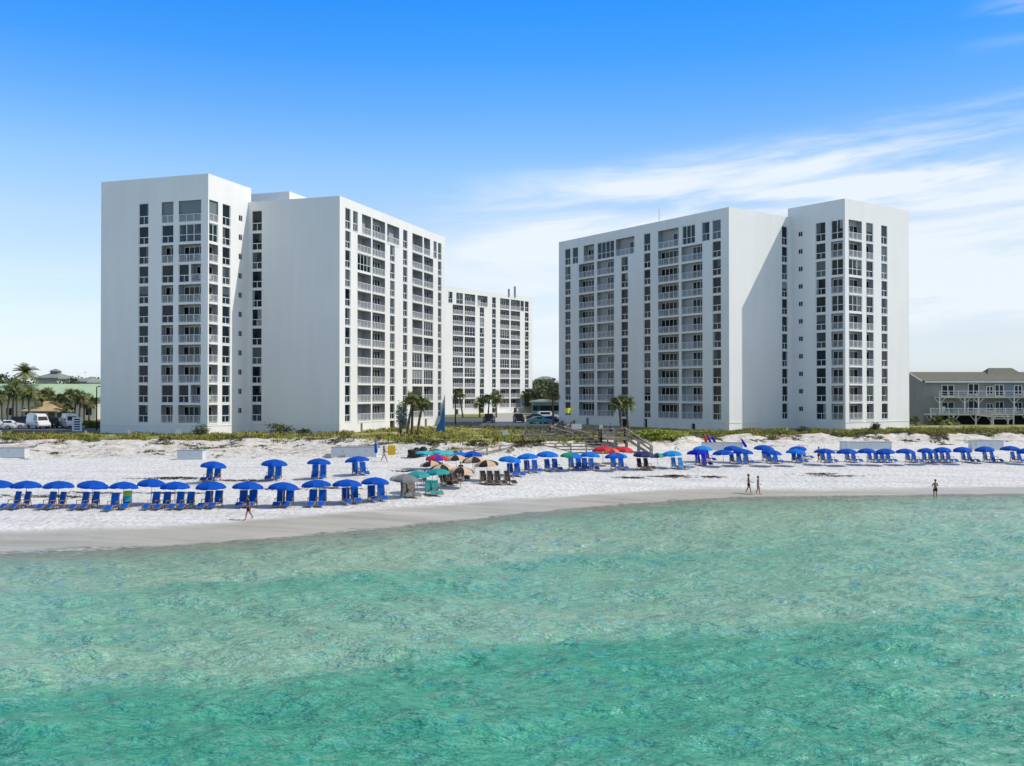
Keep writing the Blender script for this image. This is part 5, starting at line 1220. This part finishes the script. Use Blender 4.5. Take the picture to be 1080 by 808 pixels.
# ------------------------------------------------------------------ vehicles
def vehicle(x,y,rz,kind,paint,label,group='vehicles parked behind the dunes'):
    dims=dict(van=(5.6,2.0,2.5),suv=(4.8,1.95,1.8),sedan=(4.7,1.85,1.45))[kind]; Ln,Wd,Ht=dims
    t=thing({'van':'parked_van','suv':'parked_suv','sedan':'parked_car'}[kind],label,{'van':'van','suv':'suv','sedan':'car'}[kind],(x,y,ZG+.02),rz,group)
    hw=Wd/2
    # profile stations along x (front +x): (x, belt z, roof z)
    if kind=='van': st=[(-2.8,1.15,2.35),(-2.6,1.2,2.5),(1.2,1.2,2.5),(1.75,1.2,2.1),(2.2,1.15,1.3),(2.75,.95,.97),(2.85,.7,.72)]
    elif kind=='suv': st=[(-2.4,1.0,1.05),(-2.3,1.05,1.55),(-2.1,1.05,1.78),(.4,1.05,1.8),(1.2,1.05,1.12),(2.2,.95,.98),(2.4,.7,.72)]
    else: st=[(-2.35,.85,.88),(-2.2,.95,.97),(-1.7,.95,1.02),(-1.0,.95,1.42),(.3,.95,1.45),(1.1,.93,.99),(2.15,.8,.83),(2.35,.6,.62)]
    M=MB(); ring=[]
    for (sx,b,r) in st:
        tw=hw*(.80 if r-b>.3 else .93); zb=.3
        ring.append([(sx,-hw*.94,zb),(sx,-hw,zb+.25),(sx,-hw*.985,b),(sx,-tw,r-.05),(sx,-tw*.85,r),(sx,tw*.85,r),(sx,tw,r-.05),(sx,hw*.985,b),(sx,hw,zb+.25),(sx,hw*.94,zb)])
    for a,b in zip(ring[:-1],ring[1:]):
        for k in range(10): j=(k+1)%10; M.quad([a[k],a[j],b[j],b[k]])
    M.quad(ring[0][::-1]); M.quad(ring[-1]); M.build('body',[paint],t,merge=.001)
    G=MB()   # side glass, windscreen and rear glass
    for i in range(len(st)-1):
        (xa,ba,ra),(xb,bb,rb)=st[i],st[i+1]
        if min(ra-ba,rb-bb)>.32 and not(kind=='van' and xb<.2 and i==1 and False):
            for s in (-1,1):
                def q(x_,b_,r_,f): 
                    tw=hw*.80; y0=hw*.985; return (x_,s*((y0+(tw-y0)*f)+.012),b_+(r_-.05-b_)*f)
                x0,x1=(xa+.12,xb-.12) if kind!='van' else (max(xa+.1,.35),xb-.08)
                if x1>x0: G.quad([q(x0,ba,ra,.12),q(x1,bb,rb,.12),q(x1,bb,rb,.88),q(x0,ba,ra,.88)])
    fi=[i for i in range(len(st)-1) if st[i][2]-st[i][1]>.32 and st[i+1][2]-st[i+1][1]<=.32]
    for i in fi[:1] if kind!='van' else [3]:
        (xa,_,ra),(xb,_,rb)=st[i],st[i+1]; d=.02; k1,k2=.08,.92
        xa2,xb2=xa+(xb-xa)*k1,xa+(xb-xa)*k2; za,zb=ra+(rb-ra)*k1,ra+(rb-ra)*k2
        G.quad([(xa2+d,-hw*.68,za+d),(xa2+d,hw*.68,za+d),(xb2+d,hw*.78,zb+d),(xb2+d,-hw*.78,zb+d)])
    xr,br,rr=st[1]; G.quad([(st[0][0]-.02,-hw*.62,br+.12),(st[0][0]-.02,hw*.62,br+.12),(st[0][0]+.02,hw*.6,min(rr,st[0][2] if kind!='sedan' else rr)-.15),(st[0][0]+.02,-hw*.6,min(rr,st[0][2] if kind!='sedan' else rr)-.15)]) if kind=='van' else None
    if kind=='suv': G.quad([(-2.42,-hw*.62,1.1),(-2.42,hw*.62,1.1),(-2.2,hw*.6,1.64),(-2.2,-hw*.6,1.64)])
    if kind=='sedan': G.quad([(-1.72,-hw*.66,1.06),(-1.72,hw*.66,1.06),(-1.08,hw*.6,1.4),(-1.08,-hw*.6,1.4)])
    G.build('windows',['carglass'],t)
    for sx in (-.31,.31):
        for s in (-1,1):
            w=MB(); w.tube([(0,s*-.11,0),(0,s*.11,0)],.34,16); wo=w.build('wheel',['black'],t,loc=(sx*Ln,s*(hw-.1),.34)); r=MB(); r.tube([(0,s*.10,0),(0,s*.125,0)],.2,12); r.build('rim',['metal'],wo)
    for s in (-1,1):
        M=MB(); M.box(st[-1][0]-.05,st[-1][0]+.03,s*hw*.72-.16,s*hw*.72+.16,.58,.72); M.build('headlight',['lamp'],t)
        M=MB(); M.box(-Ln/2-.03,-Ln/2+.05,s*hw*.8-.1,s*hw*.8+.1,.75,1.0); M.build('tail_light',['redlamp'],t)
        M=MB(); xm=st[-3][0]-.25 if kind!='van' else 1.8; M.box(xm-.08,xm+.08,s*(hw+.02)-.0,s*(hw+.2)+.0,1.0,1.18) if s>0 else M.box(xm-.08,xm+.08,-(hw+.2),-(hw+.02),1.0,1.18); M.build('side_mirror',['black'],t)
    M=MB(); M.box(st[-1][0]-.02,st[-1][0]+.10,-hw*.9,hw*.9,.30,.5); M.box(-Ln/2-.1,-Ln/2+.02,-hw*.9,hw*.9,.30,.5); M.build('bumper',['black' if kind=='van' else paint],t)
fr=-math.pi/2
vehicle(XP(40.5,165),165,fr+.8,'van','carwhite','white high roofed van, the larger one, parked before the tan pavilion')
vehicle(XP(74,166),166,fr+.6,'van','carwhite','white van parked behind the blue and white beach banner')
vehicle(XP(58,168),168,fr+.1,'suv','cardark','black suv parked between the two white vans')
vehicle(XP(11,164),164,.5,'sedan','carwhite','white car parked at the left edge of the resort car park')
vehicle(XP(-1,161),161,.3,'sedan','carwhite','second white car, partly beyond the left edge of the view')
vehicle(XP(27,176),176,.4,'suv','cardark','dark suv parked in the shade behind the white car')
vehicle(XP(516,197),197,fr-.1,'suv','cardark','black suv parked on the lot, facing the sea, left of the other dark one')
vehicle(XP(547,199),199,fr+.1,'suv','cardark','dark grey suv parked on the lot near the distant block corner')
vehicle(XP(569,190),190,.35,'sedan','carteal','teal car parked beside the boardwalk entrance')
vehicle(XP(579,193),193,.6,'sedan','carblue','dark blue car parked right behind the teal one')
vehicle(XP(578,222),222,.2,'suv','carwhite','white suv parked behind the blue and teal cars')
vehicle(XP(566,215),215,.1,'sedan','cardark','dark car parked behind the teal car')
# beach banner by the van
t=thing('beach_banner','blue and white upright banner standing before the white van','banner',(XP(81.5,150),150,ZG))
M=MB(); M.box(-.75,.75,-.03,.03,.15,2.3,0)
for k in range(5): M.box(-.45,.45,-.036,-.031,.4+k*.36,.6+k*.36,1)
M.build('panel',['white','navy'],t); M=MB(); M.tube([(0,.08,0),(0,.08,3.3)],.04,6); M.build('pole',['white'],t)
# small marker signs on the dune
for px,py,l in ((188,461,'small white marker sign on the grass below the left tower'),(90.5,461,'small white stake sign on the grass left of the left tower'),(533,449,'white notice board on a post beside the parking road'),(1,459,'white stake sign at the far left of the dune grass'),(830,457,'short white post on the dune before the low dark bush'),(136,460,'white stake in the grass under the left tower window column')):
    Y=float(top(0))+6 if px>500 and px<600 else (134 if px<500 else 146); x=XP(px,Y); z=zgr(x,Y)
    t=thing('marker_sign',l,'sign',(x,Y,z),0,'small white signs on the dune'); w=.3 if 'stake' in l or 'short' in l else .75; M=MB(); M.box(-w/2,w/2,-.03,0,.5,1.05 if w>.5 else .9); M.build('panel',['white'],t); M=MB(); M.box(-.04,.04,.001,.08,-.2,.5); M.build('post',['pole'],t)
# made-up solid for an unidentified, shadow-like blue shape at the lit facade end
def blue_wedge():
    Y=150; t=thing('blue_shadow_wedge','tall blue wedge standing in for a shadow-like shape at the end of the lit facade','shadow wedge',(XP(465,Y),Y,ZG-.2)); M=MB()
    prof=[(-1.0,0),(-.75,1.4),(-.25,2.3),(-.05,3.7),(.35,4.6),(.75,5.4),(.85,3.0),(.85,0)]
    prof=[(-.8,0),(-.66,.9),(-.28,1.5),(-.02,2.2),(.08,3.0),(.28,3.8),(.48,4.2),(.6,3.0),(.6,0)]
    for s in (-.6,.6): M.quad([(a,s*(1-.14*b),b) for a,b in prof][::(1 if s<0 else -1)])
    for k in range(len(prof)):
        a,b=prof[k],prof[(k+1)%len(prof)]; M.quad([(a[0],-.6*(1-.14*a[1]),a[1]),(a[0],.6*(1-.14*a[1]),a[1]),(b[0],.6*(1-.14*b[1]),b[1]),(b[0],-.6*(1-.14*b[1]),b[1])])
    M.build('wedge_body',['blueshade'],t); M=MB(); M.tube([(.46,0,4.1),(.56,0,5.0)],[.12,.05],8); M.build('wedge_tip',['greyc'],t)
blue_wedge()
def lamp_post(px,Y,pt,label):
    z=CH-(pt-HOR)/F*Y; t=thing('street_lamp',label,'street lamp',(XP(px,Y),Y,ZG)); h=z-ZG; M=MB(); M.tube([(0,0,0),(0,0,h*.5),(0,0,h)],[.13,.11,.08],8); M.build('pole',['blackc'],t)
    M=MB(); M.tube([(0,0,h-.1),(.35,0,h+.05)],.04,6); M.box(.2,.85,-.15,.15,h,h+.14); M.build('lamp_head',['blackc'],t)
lamp_post(102,158,408,'tall black street lamp beside the left tower edge'); lamp_post(480.3,176,411,'tall dark street lamp before the distant block'); lamp_post(14,176,413,'pale street lamp among the palms at the left')

# ------------------------------------------------------------------ resort and houses
def resort():
    Y=232; x0,x1=XP(-30,Y),XP(118,Y); zr=CH+9.3*Y/F; zE=CH-5.5*222/F
    t=thing('resort_building','long cream resort building with a pale green sloping roof','building',(0,Y,ZG)); ox=t.location
    l=lambda x,y,z:(x,y-Y,z-ZG)
    M=MB(); M.box(x0,x1,-9,14,-.5,zE-ZG-.1); M.build('wall',['cream'],t)
    M=MB(); R=[(x0-1,222),(x1+1,222)]
    M.quad([l(x0-1,221.5,zE),l(x1+1,221.5,zE),l(x1+1,238,zr),l(x0-1,238,zr)]); M.quad([l(x0-1,238,zr),l(x1+1,238,zr),l(x1+1,248,zE),l(x0-1,248,zE)]); M.quad([l(x0-1,221.5,zE-.35),l(x1+1,221.5,zE-.35),l(x1+1,221.5,zE),l(x0-1,221.5,zE)]); M.quad([l(x0-1,221.5,zE-.35),l(x0-1,248,zE-.35),l(x1+1,248,zE-.35),l(x1+1,221.5,zE-.35)]); M.build('roof',['greenroof'],t)
    x=x0+2; k=0
    while x<x1-2:
        for z in (ZG+.9,):
            M=MB(); M.box(x,x+1.3,-9.05,-9.0,z-ZG,z-ZG+1.6); w=M.build('window',['glass'],t); M=MB(); M.box(x-.1,x+1.4,-9.12,-9.06,z-ZG-.12,z-ZG); M.build('sill',['trim'],w)
        x+=3.6
resort()
def pavilion():
    Y=186; cx=XP(50.5,Y); t=thing('pavilion','open pavilion with a tan hipped roof behind the white vans','pavilion',(cx,Y,ZG)); hw=3.1; ze=CH-19*Y/F-ZG; za=CH-9*Y/F-ZG
    M=MB(); e=hw+.4; c=[(-e,-e,ze),(e,-e,ze),(e,e,ze),(-e,e,ze)]; a,b=(-.6,0,za),(.6,0,za)
    M.quad([c[0],c[1],b,a]); M.quad([c[1],c[2],b]); M.quad([c[2],c[3],a,b]); M.quad([c[3],c[0],a]); M.quad([(x,y,ze-.25) for x,y,_ in c][::-1])
    for i in range(4): p,q=c[i],c[(i+1)%4]; M.quad([(p[0],p[1],ze-.25),(q[0],q[1],ze-.25),q,p])
    M.build('roof',['tan'],t)
    for x in (-2.9,-1.3,1.3,2.9):
        for y in (-2.9,2.9): M=MB(); M.box(x-.14,x+.14,y-.14,y+.14,-.1,ze-.25); M.build('post',['cream'],t)
    M=MB(); M.box(-3,3,2.0,2.2,0,ze-.3); M.build('back_wall',['hwall'],t)
pavilion()
def house(pxa,pxb,Y,pe,pa,label,roof='greyroof',wall='hwall',cup=False,dep=14,group='houses beyond the resort',nw=6):
    xa,xb=XP(pxa,Y),XP(pxb,Y); w=xb-xa; cx=(xa+xb)/2; ze=CH-(pe-HOR)/F*Y-ZG; za=CH-(pa-HOR)/F*(Y+dep/2)-ZG
    t=thing('house',label,'house',(cx,Y,ZG),0,group); M=MB(); M.box(-w/2,w/2,0,dep,-.5,ze-.05); M.build('wall',[wall],t)
    M=MB(); e=.7; c=[(-w/2-e,-e,ze),(w/2+e,-e,ze),(w/2+e,dep+e,ze),(-w/2-e,dep+e,ze)]; k=min(w*.3,dep/2); a,b=(-w/2+k,dep/2,za),(w/2-k,dep/2,za)
    M.quad([c[0],c[1],b,a]); M.quad([c[1],c[2],b]); M.quad([c[2],c[3],a,b]); M.quad([c[3],c[0],a])
    for i in range(4): p,q=c[i],c[(i+1)%4]; M.quad([(p[0],p[1],ze-.4),(q[0],q[1],ze-.4),q,p])
    r=M.build('roof',[roof],t)
    if cup:
        M=MB(); M.box(-1.3,1.3,dep/2-1.3,dep/2+1.3,za-.8,za+.6); M.quad([(-1.8,dep/2-1.8,za+.6),(1.8,dep/2-1.8,za+.6),(.0,dep/2,za+1.5)]); M.quad([(1.8,dep/2-1.8,za+.6),(1.8,dep/2+1.8,za+.6),(0,dep/2,za+1.5)]); M.quad([(-1.8,dep/2+1.8,za+.6),(-1.8,dep/2-1.8,za+.6),(0,dep/2,za+1.5)]); M.build('cupola',[roof],r)
    for i in range(nw):
        for zz in [z for z in (1.2,4.2,7.2) if z+1.5<ze]:
            x=-w/2+w*(i+.5)/nw; M=MB(); M.box(x-.55,x+.55,-.05,-.002,zz,zz+1.4); M.build('window',['glass'],t)
house(37,60,330,398.5,393.5,'grey hipped roof house with a cupola above the resort roof',cup=True)
house(60,79,345,400.5,398,'long low grey roofed house right of the cupola house',nw=5)
house(80,90,300,402.5,398,'small gabled cream house seen above the green roof','greyroof','cream',nw=2)
house(562,590,262,423.5,421,'pale blue glass fronted house between the far block and right wing','greyroof','bluewall',nw=7)
house(566,585,420,400,397,'grey roofed house above the trees in the gap',nw=4)
def beach_house():
    Y=188; xl=XP(974,Y); xr=xl+34; zE=CH+12*Y/F; zR=CH+20.5*194/F; t=thing('beach_house','three storey grey shingled beach house with long white decks and stairs','beach house',(xl,Y,ZG))
    e=zE-ZG; r=zR-ZG; W_=xr-xl; D=12
    M=MB(); M.box(0,W_,0,D,-.8,e); 
    M.quad([(0,0,e),(0,D,e),(0,D/2,r)]); M.quad([(W_,0,e),(W_,D/2,r),(W_,D,e)]); M.build('wall',['siding'],t)
    M=MB(); o=.45; 
    for y0,y1,z0,z1 in ((-.6,D/2,e-.12,r),(D+.6,D/2,e-.12,r)):
        M.quad([(-o,y0,z0),(W_+o,y0,z0),(W_+o,y1,z1),(-o,y1,z1)]); M.quad([(-o,y0,z0+.22),(W_+o,y0,z0+.22),(W_+o,y1,z1+.22),(-o,y1,z1+.22)])
    rf=M.build('roof',['shingle'],t)
    M=MB(); c=(XP(1055,194)-xl); z=r+.1
    M.quad([(c-4,D/2-3,z-1),(c+4,D/2-3,z-1),(c+2.3,D/2,z+.9),(c-2.3,D/2,z+.9)]); M.quad([(c+4,D/2-3,z-1),(c+4,D/2+3,z-1),(c+2.3,D/2,z+.9)]); M.quad([(c-4,D/2+3,z-1),(c-4,D/2-3,z-1),(c-2.3,D/2,z+.9)]); M.quad([(c+4,D/2+3,z-1),(c-4,D/2+3,z-1),(c-2.3,D/2,z+.9),(c+2.3,D/2,z+.9)]); M.build('raised_hip',['shingle'],rf)
    for s in (-1,1):
        M=MB(); M.bar((-.5,D/2+s*(D/2+.6),e-.02),(-.5,D/2,r+.12),.08,.28); M.build('barge_board',['trim'],t)
    M=MB(); M.box(0,W_,-.66,-.6,e-.3,e+.05); M.build('gutter',['trim'],t)
    z1=CH-22.5*185/F-ZG; z2=CH-4.3*185/F-ZG   # deck floors
    wins=[]
    for z in (z1,z2):
        for i,(xc,w,h,k) in enumerate(((.9,1.1,1.5,'w'),(4.6,2.3,2.0,'d'),(9.5,2.0,1.9,'w'),(12.6,1.2,1.4,'w'),(14.4,1.6,2.05,'d'),(18,1.4,1.6,'w'),(21.2,2.4,2.0,'d'),(26,2.2,1.9,'d'),(30,2.0,1.6,'w'))):
            if i==0: continue
            b=.1 if k=='d' else .45
            M=MB(); M.box(xc-w/2,xc+w/2,-.06,-.012,z+b,z+b+h); wo=M.build('window' if k=='w' else 'sliding_door',['glass'],t)
            M=MB()
            for x in (xc-w/2,xc,xc+w/2): M.box(x-.07,x+.07,-.11,-.061,z+b-.07,z+b+h+.07)
            M.box(xc-w/2,xc+w/2,-.108,-.063,z+b+h,z+b+h+.12); M.box(xc-w/2,xc+w/2,-.108,-.063,z+b-.1,z+b); M.build('frame',['trim'],wo)
    # recessed darker blue bays and a near-black sheet painting shade under the deck
    for a,b,z in ((15.6,19.8,z2),(14.6,22,z1)):
        M=MB(); M.box(a,b,-.05,-.004,z+.02,z+2.5); M.build('bay_panel',['sidingb'],t)
    M=MB(); M.box(1.2,W_-.3,-.05,-.004,-.3,z1-.5); M.build('deck_shade_sheet',['dark'],t)
    for x0,z,y0 in ((1.9,z2,-2.6),(0,z1,-3.0)):
        M=MB(); M.box(x0,W_,y0,-.02,z-.28,z); 
        M.build('deck',['deckw'],t)
        M=MB(); M.box(x0,W_,y0-.06,y0+.06,z+.98,z+1.08); M.box(x0,W_,y0-.02,y0+.03,z+.5,z+.56); M.box(x0,W_,y0-.02,y0+.03,z+.12,z+.2)
        x=x0+.05
        while x<W_: M.box(x-.05,x+.05,y0-.07,y0+.05,z,z+.98); x+=1.75
        if z==z1:
            x=x0
            while x<W_: M.box(x-.03,x+.03,y0-.01,y0+.02,z+.2,z+.98); x+=.28
        M.build('railing',['trim'],t)
    xs=[2.0,6.7,9.3,16,22.5,29]
    for i,x in enumerate(xs):
        M=MB(); M.box(x-.1,x+.1,-2.58,-2.38,z1+.01,z2-.29); M.build('post',['trim'],t)
        M=MB()
        for s in (-1,1):
            if (i+s)%2 or True: M.bar((x,-2.48,z2-1.35),(x+s*1.0,-2.48,z2-.3),.09)
        M.build('brace',['trim'],t)
    for i,x in enumerate([.2,4.4,8.6,11.5,14.6,18.3,22.2,26,30]):
        M=MB(); M.box(x-.12,x+.12,-2.98,-2.74,-.5,z1-.29); M.build('post',['trim'],t)
        M=MB()
        for s in (-1,1): M.bar((x,-2.86,z1-1.5),(x+s*1.05,-2.86,z1-.3),.1)
        M.build('brace',['trim'],t)
    # stairs: upper flight, lower flight with landing
    def flight(a,b,w,name):
        a,b=Vector(a),Vector(b); M=MB(); n=12
        for k in range(n): p=a.lerp(b,(k+.5)/n); M.box(p.x-.17,p.x+.17,p.y-w/2,p.y+w/2,p.z-.04,p.z)
        for s in (-1,1):
            M.bar(a+Vector((0,s*w/2,-.1)),b+Vector((0,s*w/2,-.1)),.07,.26); M.bar(a+Vector((0,s*w/2,.95)),b+Vector((0,s*w/2,.95)),.08,.1)
            for k in range(5): p=a.lerp(b,k/4); M.bar(p+Vector((0,s*w/2,0)),p+Vector((0,s*w/2,.95)),.07)
        M.build(name,['deckw'],t)
    flight((18.0,-3.2,z2+.0),(22.6,-3.2,z1+.3),1.0,'upper_stair'); flight((7.8,-4.0,z1),(11.2,-4.0,1.6),1.0,'lower_stair')
    M=MB(); M.box(10.9,14.9,-4.7,-3.2,1.45,1.6); 
    for x in (11,14.8): M.box(x-.1,x+.1,-4.68,-4.5,-.6,2.7)
    for z in (2.6,2.2,1.8,1.1): M.box(10.9,14.9,-4.72,-4.64,z,z+.14)
    M.build('stair_landing',['deckw'],t)
    for k,x in enumerate((3.2,16.6,18.8,23.5,25.4)):
        c=thing('deck_chair',f'{ORD[k]} white deck chair from the left on the lower deck of the beach house','deck chair',(xl+x,Y-1.7,ZG+z1),random.uniform(-.3,.3),'white chairs on the beach house deck')
        M=MB(); M.box(-.32,.32,-.3,.3,.36,.42); M.build('seat',['trim'],c); M=MB(); M.box(-.32,.32,.28,.36,.42,1.35); M.build('backrest',['trim'],c)
        for sx in (-.28,.28):
            for sy in (-.26,.26): M=MB(); M.box(sx-.04,sx+.04,sy-.04,sy+.04,0,.36); M.build('leg',['trim'],c)
beach_house()
house(1085,1130,215,406,400,'grey neighbouring house beyond the beach house',wall='siding',nw=4)
dup=[k for k,v in LABELS.items() if len(v)>1]
assert not dup, dup
for k in LABELS: 
    if not 4<=len(k.split())<=16: print('LABEL LEN',k)
